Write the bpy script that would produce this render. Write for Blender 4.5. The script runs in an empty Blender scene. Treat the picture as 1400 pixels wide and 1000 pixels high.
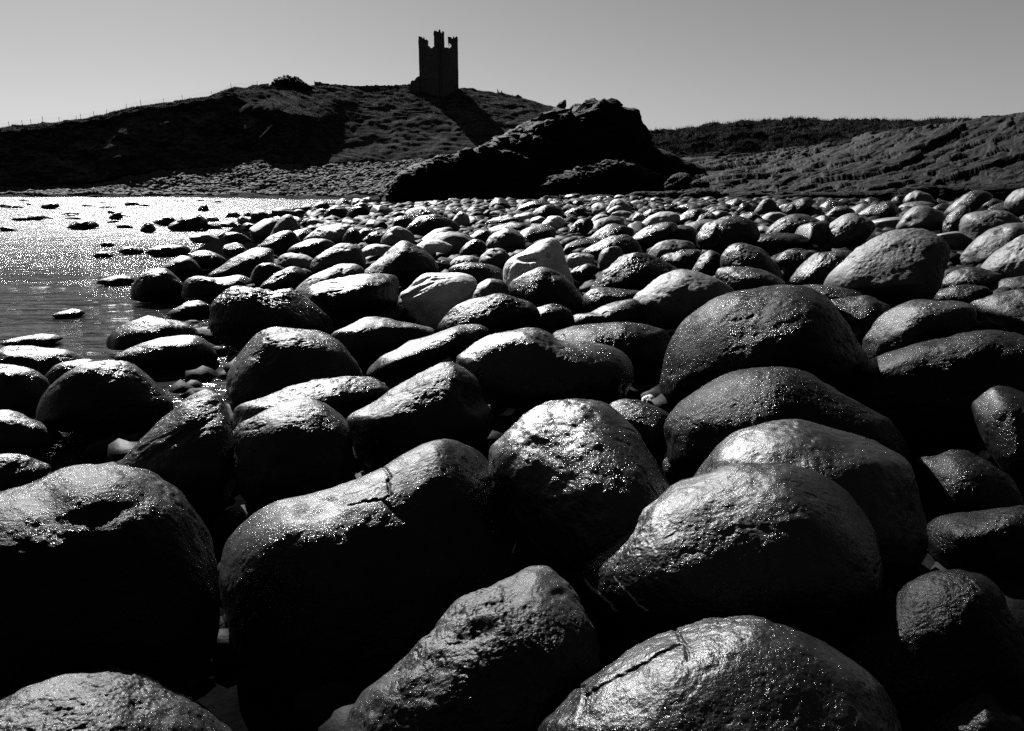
import bpy, math, random
import numpy as np
from mathutils import Vector

# ------------------------------------------------------------------ camera, sky, sun, exposure
S = bpy.context.scene
COL = S.collection
CZ, PITCH, FPX = 1.65, math.atan(0.244), 1000.0          # eye height, downward tilt, focal length for a 1400 px wide picture
cam = bpy.data.cameras.new('camera')
cam.sensor_width = 36.0
cam.lens = 36.0 * FPX / 1400.0
cam.clip_start = 0.05
cam.clip_end = 6000.0
cam_ob = bpy.data.objects.new('camera', cam)
COL.objects.link(cam_ob)
cam_ob.location = (0, 0, CZ)
cam_ob.rotation_euler = (math.pi / 2 - PITCH, 0, 0)
S.camera = cam_ob

SUN_AZ, SUN_EL = math.radians(-28.0), math.radians(38.0)   # left of the view, behind the castle
W = bpy.data.worlds.new('World')
S.world = W
W.use_nodes = True
wn, wl = W.node_tree.nodes, W.node_tree.links
wn.clear()
wo = wn.new('ShaderNodeOutputWorld')
wb = wn.new('ShaderNodeBackground')
sky = wn.new('ShaderNodeTexSky')
sky.sky_type = 'NISHITA'
sky.sun_disc = False
sky.sun_elevation = SUN_EL
sky.sun_rotation = SUN_AZ
sky.dust_density = 0.5
sky.air_density = 2.2
sky.ozone_density = 1.0
sep = wn.new('ShaderNodeSeparateColor')                    # black-and-white film behind a red filter
wl.new(sky.outputs[0], sep.inputs[0])
flt = wn.new('ShaderNodeMath'); flt.operation = 'MULTIPLY_ADD'    # the deep red filter also holds back blue light
flt.inputs[1].default_value = -0.03
wl.new(sep.outputs[2], flt.inputs[0]); wl.new(sep.outputs[0], flt.inputs[2])
den = wn.new('ShaderNodeMath'); den.operation = 'MULTIPLY'; den.use_clamp = False
den.inputs[1].default_value = 0.252
pos = wn.new('ShaderNodeMath'); pos.operation = 'MAXIMUM'; pos.inputs[1].default_value = 0.02
wl.new(flt.outputs[0], pos.inputs[0]); wl.new(pos.outputs[0], den.inputs[0])
wl.new(den.outputs[0], wb.inputs[0])
wl.new(wb.outputs[0], wo.inputs[0])
wb.inputs[1].default_value = 0.05

sl = bpy.data.lights.new('sun', 'SUN')
sl.energy = 5.0
sl.angle = math.radians(0.5)
sl.color = (1.0, 1.0, 1.0)
sun_ob = bpy.data.objects.new('sun', sl)
COL.objects.link(sun_ob)
sd = Vector((math.sin(SUN_AZ) * math.cos(SUN_EL), math.cos(SUN_AZ) * math.cos(SUN_EL), math.sin(SUN_EL)))
sun_ob.rotation_euler = sd.to_track_quat('Z', 'Y').to_euler()
sun_ob.location = sd * 50

S.view_settings.view_transform = 'Standard'
S.view_settings.look = 'None'
S.view_settings.exposure = 2.0
S.view_settings.gamma = 1.0
S.cycles.use_denoising = False
S.cycles.max_bounces = 4
S.cycles.sample_clamp_indirect = 2.0

# ------------------------------------------------------------------ small helpers
rng = np.random.default_rng(7)
random.seed(7)
FWD = np.array([0, math.cos(PITCH), -math.sin(PITCH)])
RGT = np.array([1.0, 0, 0])
UPV = np.array([0, math.sin(PITCH), math.cos(PITCH)])
EYE = np.array([0, 0, CZ])
HOR = 500 - FPX * math.tan(PITCH)


def ray(px, py):
    d = FWD + RGT * ((px - 700) / FPX) + UPV * ((500 - py) / FPX)
    return d


def at_dist(px, py, dist):
    """world point on the ray of a pixel at a horizontal distance along Y"""
    d = ray(px, py)
    return EYE + d * (dist / d[1])


def project(p):
    q = np.asarray(p) - EYE
    z = q @ FWD
    return 700 + FPX * (q @ RGT) / z, 500 - FPX * (q @ UPV) / z


def on_level(px, py, z=0.0):
    d = ray(px, py)
    return EYE + d * ((z - CZ) / d[2])


_M = np.uint32(0xffffffff)


def _hash(ix, iy, iz, seed):
    h = (ix.astype(np.uint32) * np.uint32(374761393) + iy.astype(np.uint32) * np.uint32(668265263)
         + iz.astype(np.uint32) * np.uint32(2147483647) + np.uint32((seed * 144665) & 0xffffffff))
    h = (h ^ (h >> np.uint32(13))) * np.uint32(1274126177)
    h = (h ^ (h >> np.uint32(16))) * np.uint32(2246822519)
    h = h ^ (h >> np.uint32(13))
    return h


def gnoise(P, seed=0):
    """gradient noise, P (n,3) -> about -1..1"""
    old = np.seterr(over='ignore')
    P = np.asarray(P, dtype=np.float64)
    I = np.floor(P).astype(np.int64)
    Fr = P - I
    Wt = Fr * Fr * Fr * (Fr * (Fr * 6 - 15) + 10)
    out = np.zeros(len(P))
    for dx in (0, 1):
        for dy in (0, 1):
            for dz in (0, 1):
                h = _hash(I[:, 0] + dx, I[:, 1] + dy, I[:, 2] + dz, seed)
                gx = (h & np.uint32(1023)).astype(np.float64) / 511.5 - 1
                gy = ((h >> np.uint32(10)) & np.uint32(1023)).astype(np.float64) / 511.5 - 1
                gz = ((h >> np.uint32(20)) & np.uint32(1023)).astype(np.float64) / 511.5 - 1
                dot = gx * (Fr[:, 0] - dx) + gy * (Fr[:, 1] - dy) + gz * (Fr[:, 2] - dz)
                wx = Wt[:, 0] if dx else 1 - Wt[:, 0]
                wy = Wt[:, 1] if dy else 1 - Wt[:, 1]
                wz = Wt[:, 2] if dz else 1 - Wt[:, 2]
                out += dot * wx * wy * wz
    np.seterr(**old)
    return out * 1.4


def fbm(P, octs=4, seed=0, gain=0.5, lac=2.03):
    a, f, o = 1.0, 1.0, 0.0
    for k in range(octs):
        o = o + a * gnoise(P * f + 17.3 * k, seed + k)
        a *= gain
        f *= lac
    return o


def cells(P, seed):
    """a random value per jittered cell: blocky, jointed rock"""
    I = np.floor(P).astype(np.int64)
    best = np.full(len(P), 1e9)
    val = np.zeros(len(P))
    old = np.seterr(over='ignore')
    for dx in (-1, 0, 1):
        for dy in (-1, 0, 1):
            for dz in (-1, 0, 1):
                hh = _hash(I[:, 0] + dx, I[:, 1] + dy, I[:, 2] + dz, seed)
                j = np.stack([(hh & np.uint32(1023)), (hh >> np.uint32(10)) & np.uint32(1023), (hh >> np.uint32(20)) & np.uint32(1023)], 1) / 1023.0
                d = ((I + np.array([dx, dy, dz]) + j - P) ** 2).sum(1)
                m = d < best
                best[m] = d[m]
                val[m] = ((hh[m] >> np.uint32(5)) & np.uint32(1023)) / 1023.0
    np.seterr(**old)
    return val


def mesh_from(name, V, F4=None, F3=None, mat=None, smooth=True):
    me = bpy.data.meshes.new(name)
    V = np.asarray(V, dtype=np.float32)
    n4 = 0 if F4 is None else len(F4)
    n3 = 0 if F3 is None else len(F3)
    me.vertices.add(len(V))
    me.vertices.foreach_set('co', V.ravel())
    loops = []
    if n4:
        loops.append(np.asarray(F4, dtype=np.int32).ravel())
    if n3:
        loops.append(np.asarray(F3, dtype=np.int32).ravel())
    L = np.concatenate(loops)
    me.loops.add(len(L))
    me.loops.foreach_set('vertex_index', L)
    st = np.concatenate([np.arange(n4) * 4, n4 * 4 + np.arange(n3) * 3]).astype(np.int32)
    me.polygons.add(n4 + n3)
    me.polygons.foreach_set('loop_start', st)
    me.polygons.foreach_set('use_smooth', np.full(n4 + n3, smooth, dtype=bool))
    if mat:
        me.materials.append(mat)
    me.update(calc_edges=True)
    return me


def link(name, me, loc=(0, 0, 0), parent=None, label=None, cat=None, group=None, kind=None):
    o = bpy.data.objects.new(name, me)
    COL.objects.link(o)
    o.location = loc
    if parent:
        o.parent = parent
    if label:
        o['label'] = label
    if cat:
        o['category'] = cat
    if group:
        o['group'] = group
    if kind:
        o['kind'] = kind
    return o


# ------------------------------------------------------------------ materials (all grey: the photograph is black and white)
class NT:
    def __init__(self, name):
        self.m = bpy.data.materials.new(name)
        self.m.use_nodes = True
        self.t = self.m.node_tree
        self.bs = next(n for n in self.t.nodes if n.type == 'BSDF_PRINCIPLED')

    def n(self, typ, **kw):
        x = self.t.nodes.new(typ)
        for k, v in kw.items():
            setattr(x, k, v)
        return x

    def l(self, a, b):
        self.t.links.new(a, b)

    def coords(self, world=False, stretch=(1, 1, 1)):
        if world:
            g = self.n('ShaderNodeNewGeometry').outputs['Position']
            mp = self.n('ShaderNodeMapping')
            mp.inputs['Scale'].default_value = stretch
            self.l(g, mp.inputs['Vector'])
            return mp.outputs[0]
        tc = self.n('ShaderNodeTexCoord')
        oi = self.n('ShaderNodeObjectInfo')
        mu = self.n('ShaderNodeMath', operation='MULTIPLY')
        mu.inputs[1].default_value = 97.0
        self.l(oi.outputs['Random'], mu.inputs[0])
        ad = self.n('ShaderNodeVectorMath', operation='ADD')
        self.l(tc.outputs['Object'], ad.inputs[0])
        self.l(mu.outputs[0], ad.inputs[1])
        return ad.outputs[0]

    def noise(self, vec, scale, detail=4, rough=0.55, dist=0.0):
        x = self.n('ShaderNodeTexNoise')
        x.inputs['Scale'].default_value = scale
        x.inputs['Detail'].default_value = detail
        x.inputs['Roughness'].default_value = rough
        x.inputs['Distortion'].default_value = dist
        self.l(vec, x.inputs['Vector'])
        return x.outputs[0]

    def ramp(self, fac, stops):
        r = self.n('ShaderNodeValToRGB')
        e = r.color_ramp.elements
        while len(e) < len(stops):
            e.new(0.5)
        for i, (p, v) in enumerate(stops):
            e[i].position = p
            e[i].color = (v, v, v, 1)
        self.l(fac, r.inputs[0])
        return r.outputs[0]

    def math(self, op, a, b=None):
        x = self.n('ShaderNodeMath', operation=op)
        for i, v in enumerate((a, b)):
            if v is None:
                continue
            if isinstance(v, (int, float)):
                x.inputs[i].default_value = v
            else:
                self.l(v, x.inputs[i])
        return x.outputs[0]

    def bump(self, h, strength, dist, prev=None):
        b = self.n('ShaderNodeBump')
        b.inputs['Strength'].default_value = strength
        b.inputs['Distance'].default_value = dist
        self.l(h, b.inputs['Height'])
        if prev:
            self.l(prev, b.inputs['Normal'])
        return b.outputs[0]


def rock(name, lo, hi, r0, r1, coarse, fine, tint=0.35, spec=0.5, coat=0.0):
    t = NT(name)
    v = t.coords()
    big = t.noise(v, 2.2, 5, 0.6, 0.6)
    mid = t.noise(v, 11.0, 5, 0.65, 0.4)
    fin = t.noise(v, 70.0, 3, 0.6)
    mix = t.math('ADD', t.math('MULTIPLY', big, 0.55), t.math('ADD', t.math('MULTIPLY', mid, 0.3), t.math('MULTIPLY', fin, 0.15)))
    colr = t.ramp(mix, [(0.36, lo), (0.5, (lo + hi) / 2), (0.64, hi)])
    oi = t.n('ShaderNodeObjectInfo')
    f = t.math('ADD', t.math('MULTIPLY', oi.outputs['Random'], tint * 2), 1 - tint)
    mc = t.n('ShaderNodeMix', data_type='RGBA', blend_type='MULTIPLY')
    mc.inputs[0].default_value = 1.0
    t.l(colr, mc.inputs[6])
    t.l(f, mc.inputs[7])
    t.l(mc.outputs[2], t.bs.inputs['Base Color'])
    t.l(t.ramp(t.math('ADD', t.math('MULTIPLY', big, 0.5), t.math('MULTIPLY', mid, 0.5)), [(0.38, r0), (0.62, r1)]), t.bs.inputs['Roughness'])
    t.bs.inputs['Specular IOR Level'].default_value = spec
    # pitted, slightly streaked surface
    mp = t.n('ShaderNodeMapping')
    mp.inputs['Rotation'].default_value = (0.2, 0.5, 0.4)
    mp.inputs['Scale'].default_value = (1.0, 2.1, 2.1)
    t.l(v, mp.inputs['Vector'])
    pit = t.noise(mp.outputs[0], 26.0, 6, 0.68, 0.3)
    pit = t.ramp(pit, [(0.34, 0.0), (0.52, 0.8), (0.75, 1.0)])
    b1 = t.bump(pit, coarse, 0.02)
    gr = t.noise(v, 130.0, 3, 0.7)
    b2 = t.bump(gr, fine, 0.008, b1)
    t.l(b2, t.bs.inputs['Normal'])
    if coat:                                                # film of sea water on a sandpaper skin: it glitters grain by grain
        wm = t.noise(v, 3.1, 4, 0.6, 0.5)
        t.l(t.ramp(wm, [(0.40, 0.0), (0.66, coat)]), t.bs.inputs['Coat Weight'])
        t.bs.inputs['Coat IOR'].default_value = 1.33
        t.bs.inputs['Coat Roughness'].default_value = 0.13
        sp = t.noise(v, 95.0, 2, 0.6)
        t.l(t.bump(sp, 1.0, 0.011, b1), t.bs.inputs['Coat Normal'])
    return t.m


M_WET = rock('wet_rock', 0.0014, 0.0060, 0.33, 0.56, 0.16, 0.30, 0.3, 0.095, coat=0.27)
M_BLACK = rock('black_rock', 0.0010, 0.004, 0.32, 0.56, 0.2, 0.40, 0.3, 0.055, coat=0.26)
M_DAMP = rock('damp_rock', 0.003, 0.012, 0.36, 0.58, 0.16, 0.34, 0.3, 0.11, coat=0.18)
M_GLOSS = rock('glossy_wet_rock', 0.0014, 0.0055, 0.27, 0.50, 0.16, 0.28, 0.3, 0.23, coat=0.27)
M_SHINGLE = rock('wet_cobbles', 0.002, 0.008, 0.5, 0.7, 0.2, 0.2, 0.0, 0.04)
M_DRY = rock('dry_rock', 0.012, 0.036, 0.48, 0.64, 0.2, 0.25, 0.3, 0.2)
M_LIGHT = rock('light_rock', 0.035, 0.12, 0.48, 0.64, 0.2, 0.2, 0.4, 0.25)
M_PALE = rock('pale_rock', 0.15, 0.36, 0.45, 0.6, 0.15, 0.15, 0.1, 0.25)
M_VEIN = rock('quartz_vein', 0.08, 0.25, 0.4, 0.5, 0.2, 0.2, 0.1, 0.4)
MATS = {'wet': M_WET, 'damp': M_DAMP, 'dry': M_DRY, 'pale': M_PALE, 'light': M_LIGHT, 'black': M_BLACK, 'gloss': M_GLOSS}


def terrain_rock(name, lo, hi, stretch, bump=0.8, scale=1.6):
    t = NT(name)
    v = t.coords(True, stretch)
    a = t.noise(v, scale, 8, 0.65, 0.8)
    b = t.noise(v, scale * 7, 6, 0.7, 0.3)
    t.l(t.ramp(t.math('ADD', t.math('MULTIPLY', a, 0.6), t.math('MULTIPLY', b, 0.4)), [(0.35, lo), (0.65, hi)]), t.bs.inputs['Base Color'])
    t.bs.inputs['Roughness'].default_value = 0.75
    t.bs.inputs['Specular IOR Level'].default_value = 0.05
    t.l(t.bump(b, bump, 0.15, t.bump(a, bump, 0.5)), t.bs.inputs['Normal'])
    return t.m


M_CRAG = terrain_rock('dark_crag', 0.001, 0.0042, (0.8, 0.8, 1.6), 0.7, 0.8)
M_SHELF = terrain_rock('shelf_rock', 0.0012, 0.0066, (0.25, 0.4, 2.0), 0.45, 0.6)
M_STONE = terrain_rock('castle_stone', 0.02, 0.05, (1, 1, 1), 0.4, 1.5)


def hill_mat(name='hill_turf', q=1.0):
    t = NT(name)
    v = t.coords(True)
    g1 = t.noise(v, 0.16, 8, 0.68, 0.8)
    mp = t.n('ShaderNodeMapping')
    mp.inputs['Scale'].default_value = (0.35, 0.5, 1.8)
    t.l(v, mp.inputs['Vector'])
    g2 = t.noise(mp.outputs[0], 1.1, 7, 0.7, 0.6)
    turf = t.ramp(t.math('ADD', t.math('MULTIPLY', g1, 0.5), t.math('MULTIPLY', g2, 0.5)), [(0.35, 0.010 * q), (0.5, 0.026 * q), (0.66, 0.062 * q)])
    crag = t.ramp(g2, [(0.35, 0.005), (0.7, 0.02)])
    ge = t.n('ShaderNodeNewGeometry')
    sx = t.n('ShaderNodeSeparateXYZ')
    t.l(ge.outputs['True Normal'], sx.inputs[0])
    st = t.math('ADD', sx.outputs[2], t.math('MULTIPLY', t.math('SUBTRACT', g2, 0.5), 0.35))
    k = t.ramp(st, [(0.55, 0.0), (0.68, 1.0)])              # grass will not hold on the steep faces: bare whinstone there
    mx = t.n('ShaderNodeMix', data_type='RGBA')
    t.l(k, mx.inputs[0])
    t.l(crag, mx.inputs[6])
    t.l(turf, mx.inputs[7])
    t.l(mx.outputs[2], t.bs.inputs['Base Color'])
    t.bs.inputs['Roughness'].default_value = 0.95
    t.bs.inputs['Specular IOR Level'].default_value = 0.0
    t.l(t.bump(g2, 0.8, 1.2, t.bump(g1, 0.6, 2.5)), t.bs.inputs['Normal'])
    return t.m


M_HILL = hill_mat()
M_DUNE = hill_mat('dune_turf', 0.5)


def plain(name, c, r=0.8, spec=0.3):
    t = NT(name)
    v = t.coords(True)
    a = t.noise(v, 6.0, 5, 0.6)
    t.l(t.ramp(a, [(0.3, c * 0.6), (0.7, c * 1.4)]), t.bs.inputs['Base Color'])
    t.bs.inputs['Roughness'].default_value = r
    t.bs.inputs['Specular IOR Level'].default_value = spec
    t.l(t.bump(t.noise(v, 25.0, 4, 0.6), 0.5, 0.03), t.bs.inputs['Normal'])
    return t.m


M_BED = plain('wet_shingle', 0.0015, 0.9, 0.0)
M_COB = plain('cobble_rock', 0.028, 0.85, 0.05)
M_GRASS = plain('grass_blades', 0.016, 0.9, 0.0)
M_WOOD = plain('weathered_wood', 0.06)


def water_mat():
    t = NT('sea_water')
    v = t.coords(True)
    t.bs.inputs['Base Color'].default_value = (0.012, 0.012, 0.012, 1)
    t.bs.inputs['IOR'].default_value = 1.22
    mp = t.n('ShaderNodeMapping')
    mp.inputs['Scale'].default_value = (0.55, 1.5, 1)
    t.l(v, mp.inputs['Vector'])
    w1 = t.noise(mp.outputs[0], 2.2, 6, 0.62, 0.4)
    w2 = t.noise(mp.outputs[0], 9.0, 4, 0.6, 0.2)
    sx = t.n('ShaderNodeSeparateXYZ')
    t.l(v, sx.inputs[0])
    # open water is ruffled by the wind, the sheltered inlet among the boulders is nearly calm
    k = t.n('ShaderNodeMapRange', interpolation_type='SMOOTHSTEP')
    wob = t.math('ADD', sx.outputs[1], t.math('MULTIPLY', t.noise(mp.outputs[0], 0.45, 4), 22.0))
    t.l(wob, k.inputs[0])
    k.inputs[1].default_value = 20.0
    k.inputs[2].default_value = 42.0
    k.inputs[3].default_value = 0.035
    k.inputs[4].default_value = 1.0
    kr = t.n('ShaderNodeMapRange')
    t.l(k.outputs[0], kr.inputs[0])
    kr.inputs[3].default_value = 0.02
    kr.inputs[4].default_value = 0.28
    t.l(kr.outputs[0], t.bs.inputs['Roughness'])
    m0 = t.n('ShaderNodeMapping')
    m0.inputs['Scale'].default_value = (0.22, 0.8, 1)
    t.l(v, m0.inputs['Vector'])
    w0 = t.noise(m0.outputs[0], 0.9, 3, 0.55, 0.6)
    b0 = t.n('ShaderNodeBump')
    b0.inputs['Distance'].default_value = 1.3
    t.l(k.outputs[0], b0.inputs['Strength'])
    t.l(w0, b0.inputs['Height'])
    b1 = t.n('ShaderNodeBump')
    t.l(b0.outputs[0], b1.inputs['Normal'])
    b1.inputs['Distance'].default_value = 0.9
    t.l(k.outputs[0], b1.inputs['Strength'])
    t.l(w1, b1.inputs['Height'])
    b2 = t.n('ShaderNodeBump')
    b2.inputs['Distance'].default_value = 0.2
    t.l(k.outputs[0], b2.inputs['Strength'])
    t.l(w2, b2.inputs['Height'])
    t.l(b1.outputs[0], b2.inputs['Normal'])
    mq = t.n('ShaderNodeMapping')
    mq.inputs['Scale'].default_value = (0.6, 3.2, 1)
    mq.inputs['Rotation'].default_value = (0, 0, 0.12)
    t.l(v, mq.inputs['Vector'])
    w3 = t.noise(mq.outputs[0], 1.5, 3, 0.55, 0.5)
    b3 = t.bump(w3, 0.8, 0.10, b2.outputs[0])
    t.l(b3, t.bs.inputs['Normal'])
    return t.m


M_WATER = water_mat()

# ------------------------------------------------------------------ the ground of the shore
_sh = np.array([on_level(*p)[:2] for p in
                [(60, 720), (150, 648), (318, 552), (306, 480), (285, 425), (185, 408), (215, 372), (262, 345), (300, 322), (340, 300), (420, 283), (500, 275), (540, 272)]])
_o = np.argsort(_sh[:, 1])
SHY, SHX = _sh[_o, 1], _sh[_o, 0]


def shore_x(Y):
    return np.interp(Y, np.concatenate([[-20, 0], SHY]), np.concatenate([[-3.0, -1.6], SHX]))


def ground_z(X, Y):
    d = X - shore_x(Y)
    cap = 0.30 + 0.45 * np.clip((Y - 2) / 25, 0, 1)
    z = np.where(d > 0, 0.13 * np.clip(d / 0.3, 0, 1) + cap * np.tanh(0.085 * d / cap), np.maximum(0.12 * d, -0.5))
    return z


def on_ground(px, py):
    d = ray(px, py)
    if d[2] > -0.012:
        return EYE + d * (70 / d[1])
    lo, hi = 0.3, 90.0
    ts = np.geomspace(lo, hi, 3000)
    P = EYE[None, :] + d[None, :] * ts[:, None]
    h = P[:, 2] - np.maximum(ground_z(P[:, 0], P[:, 1]), -0.02)
    i = np.argmax(h < 0) if (h < 0).any() else len(ts) - 1
    return P[i]


def grid_faces(nu, nv):
    i = np.arange(nu - 1)[:, None] * nv + np.arange(nv - 1)[None, :]
    i = i.ravel()
    return np.stack([i, i + nv, i + nv + 1, i + 1], 1)


xs = np.concatenate([np.linspace(-3000, -90, 12), np.linspace(-80, -16, 30), np.linspace(-15, 20, 180), np.linspace(21, 90, 40), np.linspace(100, 3000, 12)])
ys = np.concatenate([np.linspace(-3000, -40, 10), np.linspace(-30, -1, 15), np.linspace(0, 14, 120), np.linspace(14.3, 70, 120), np.linspace(75, 200, 12), np.linspace(260, 3000, 12)])
GX, GY = np.meshgrid(xs, ys, indexing='ij')
GX, GY = GX.ravel(), GY.ravel()
GZ = ground_z(GX, GY)
near = (np.abs(GX) < 80) & (GY > -40) & (GY < 80)
GZ = GZ + np.where(near, 0.04 * fbm(np.stack([GX * 2, GY * 2, GX * 0], 1), 3, 3), 0) - 0.03
link('beach_ground', mesh_from('beach_ground', np.stack([GX, GY, GZ], 1), grid_faces(len(xs), len(ys)), None, M_BED), kind='structure')

# sea: one sheet with real low waves where it is open
xs = np.concatenate([np.linspace(-3000, -75, 14), np.linspace(-70, 10, 330)])
ys = np.concatenate([np.linspace(-3000, -5, 10), np.linspace(0, 12, 120), np.linspace(12.2, 60, 200), np.linspace(61, 175, 100)])
GX, GY = np.meshgrid(xs, ys, indexing='ij')
GX, GY = GX.ravel(), GY.ravel()
amp = 0.012 + 0.075 * np.clip((GY - 18) / 15, 0, 1)
GZ = amp * fbm(np.stack([GX * 0.55, GY * 1.5, GX * 0], 1), 3, 11) * (np.abs(GX) < 72)
link('sea_water', mesh_from('sea_water', np.stack([GX, GY, GZ], 1), grid_faces(len(xs), len(ys)), None, M_WATER), kind='structure')


# ------------------------------------------------------------------ landforms from column profiles
def columns_terrain(name, cols, mat, nx, nr, nz_amp, nz_scale, seed, ridged=0.0, kind='structure', stretch=(1, 1, 1), label=None, cat=None, strata=None, cliff=0, slabs=False):
    """cols: {x: [(distance, pixel row) ...]}; profiles run away from the camera"""
    kx = sorted(cols)
    k = len(cols[kx[0]])
    D = np.array([[p[0] for p in cols[x]] for x in kx], float)
    Yp = np.array([[p[1] for p in cols[x]] for x in kx], float)
    xx = np.linspace(kx[0], kx[-1], nx)
    tt = np.linspace(0, k - 1, nr)
    V = np.zeros((nx, nr, 3))
    for i, x in enumerate(xx):
        dcol = np.array([np.interp(x, kx, D[:, j]) for j in range(k)])
        ycol = np.array([np.interp(x, kx, Yp[:, j]) for j in range(k)])
        pts = np.array([at_dist(x, ycol[j], dcol[j]) for j in range(k)])
        for c in range(3):
            V[i, :, c] = np.interp(tt, np.arange(k), pts[:, c])
    V = V.reshape(-1, 3)
    Q = V * np.array(stretch) / nz_scale
    n = fbm(Q, 5, seed, 0.55)
    n2 = fbm(Q * 1.3 + 40, 5, seed + 20, 0.55)
    if ridged:
        n = n + ridged * (0.5 - np.abs(fbm(Q * 2.1 + 9, 4, seed + 50, 0.55)))
    edge = np.ones(nr)
    edge[:2] = 0.3
    E = np.tile(edge, nx)
    V[:, 2] += n * nz_amp * E
    if slabs:
        A_ = V[:, 0] * 0.92 + V[:, 1] * 0.40 + 0.5 * gnoise(V / 2.5, 12)
        B_ = -V[:, 0] * 0.40 + V[:, 1] * 0.92 + 0.35 * gnoise(V / 2.0, 13)
        V[:, 2] += E * (0.55 * (cells(np.stack([A_ / 7.0, B_ / 2.6, A_ * 0], 1), 5) - .5) + 0.28 * (cells(np.stack([A_ / 2.2, B_ / 0.9, A_ * 0], 1), 6) - .5)
                        + 0.10 * (cells(np.stack([A_ / 0.7, B_ / 0.35, A_ * 0], 1), 7) - .5))
    if strata:
        for kx_, ky_, spc, hgt in strata:
            f = (V[:, 0] * kx_ + V[:, 1] * ky_) / spc + 0.8 * fbm(V / 6.0, 3, seed + 70)
            fr = f - np.floor(f)
            w_ = 0.4 + 0.8 * np.clip(gnoise(V / 5.0 + np.floor(f)[:, None] * 3.3, seed + 71) + .4, 0, 1)
            V[:, 2] += hgt * w_ * E * (np.minimum(fr / 0.16, 1) - fr)
    V[:, 1] += n2 * nz_amp * 1.2 * E * (1 if not cliff else 1 + cliff * (V[:, 0] < -45))
    me = mesh_from(name, V, grid_faces(nx, nr), None, mat)
    o = link(name, me, kind=kind, label=label, cat=cat)
    return o, V.reshape(nx, nr, 3)


HEAD = {
    -420: [(118, 274), (128, 268), (134, 262), (137, 245), (140, 225), (152, 214), (160, 212), (190, 225), (240, 250)],
    0:    [(122, 274), (136, 268), (142, 263), (145, 235), (152, 180.5), (158, 179), (166, 178.5), (200, 200), (260, 240)],
    70:   [(122, 274), (136, 268), (143, 261), (147, 230), (154, 173.5), (160, 172), (168, 171.5), (205, 195), (260, 240)],
    134:  [(122, 274), (137, 268), (144, 255), (148, 220), (156, 162.5), (162, 160.5), (170, 160), (210, 185), (260, 240)],
    200:  [(120, 274), (137, 268), (147, 244), (151, 212), (160, 150.5), (167, 148), (175, 147), (215, 175), (270, 235)],
    268:  [(116, 274), (136, 268), (150, 233), (155, 205), (165, 140), (172, 136.5), (180, 135), (220, 165), (270, 230)],
    318:  [(112, 274), (134, 268), (152, 230), (156, 214), (168, 130), (176, 125.5), (184, 123), (225, 155), (280, 230)],
    352:  [(108, 274), (132, 268), (150, 229), (155, 205), (163, 146), (178, 124), (187, 117), (225, 150), (280, 230)],
    372:  [(106, 274), (130, 268), (150, 229), (152, 206), (158, 148), (178, 125), (188, 116), (225, 150), (280, 230)],
    408:  [(100, 274), (126, 268), (152, 229), (156, 206), (163, 158), (184, 127), (194, 117), (228, 150), (280, 230)],
    468:  [(98, 274), (125, 268), (156, 228), (168, 202), (180, 162), (189, 133), (196, 118.5), (228, 150), (280, 230)],
    500:  [(90, 274), (118, 267), (160, 226), (171, 198), (182, 162), (192, 136), (200, 121.5), (230, 150), (280, 230)],
    560:  [(80, 274), (108, 266), (161, 224), (172, 194), (183, 161), (193, 138), (201, 121), (232, 150), (280, 230)],
    634:  [(75, 274), (104, 264), (161, 224), (172, 194), (183, 161), (193, 138), (201, 120), (234, 150), (280, 230)],
    705:  [(72, 274), (100, 262), (160, 224), (172, 200), (183, 168), (193, 144), (203, 133), (234, 160), (280, 230)],
    765:  [(70, 274), (98, 262), (146, 226), (160, 206), (176, 178), (188, 158), (200, 149), (234, 170), (280, 230)],
    900:  [(68, 274), (96, 262), (140, 232), (150, 218), (160, 205), (172, 190), (186, 184), (234, 190), (280, 230)],
}
head, HV = columns_terrain('headland_hill', HEAD, M_HILL, 560, 220, 0.6, 8.0, 5, 0.4, cliff=1.2, strata=[(0.12, 1.0, 2.4, 0.34)])
beach_V = HV[:, 18:60].copy()
beach_V[:, :, 2] += 0.12
link('cobble_beach', mesh_from('cobble_beach', beach_V.reshape(-1, 3), grid_faces(560, 42), None, M_BED), kind='structure')

SHELF = {
    700:  [(58, 283), (59, 272), (62, 262), (68, 240), (74, 224), (80, 214), (86, 206), (100, 196), (130, 210)],
    860:  [(50, 283), (51, 268), (54, 263), (62, 243), (70, 226), (78, 214), (84, 200), (94, 185), (130, 205)],
    930:  [(46, 284), (47, 268), (50, 262), (58, 240), (68, 222), (77, 213), (83, 194), (94, 178), (130, 205)],
    980:  [(44, 284), (45, 269), (48, 262), (56, 240), (67, 219), (76, 212), (82, 188), (94, 170.5), (130, 205)],
    1040: [(42, 285), (43, 270), (46, 263), (54, 240), (66, 217), (75, 211), (82, 184), (94, 166), (130, 205)],
    1100: [(41, 285), (42, 270), (45, 262), (52, 234), (63, 208), (74, 207), (82, 182), (94, 164), (130, 205)],
    1190: [(39, 286), (40, 270), (43, 260), (50, 225), (59, 187), (73, 192), (82, 178), (94, 167), (130, 205)],
    1290: [(37, 286), (38, 268), (41, 257), (48, 218), (56, 169), (72, 178), (82, 172), (94, 167), (130, 205)],
    1400: [(35, 286), (36, 268), (39, 255), (45, 210), (54, 151), (70, 168), (82, 172), (94, 170), (130, 205)],
    1600: [(33, 286), (34, 266), (37, 250), (43, 195), (53, 118), (70, 140), (82, 160), (94, 165), (130, 205)],
}
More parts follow.
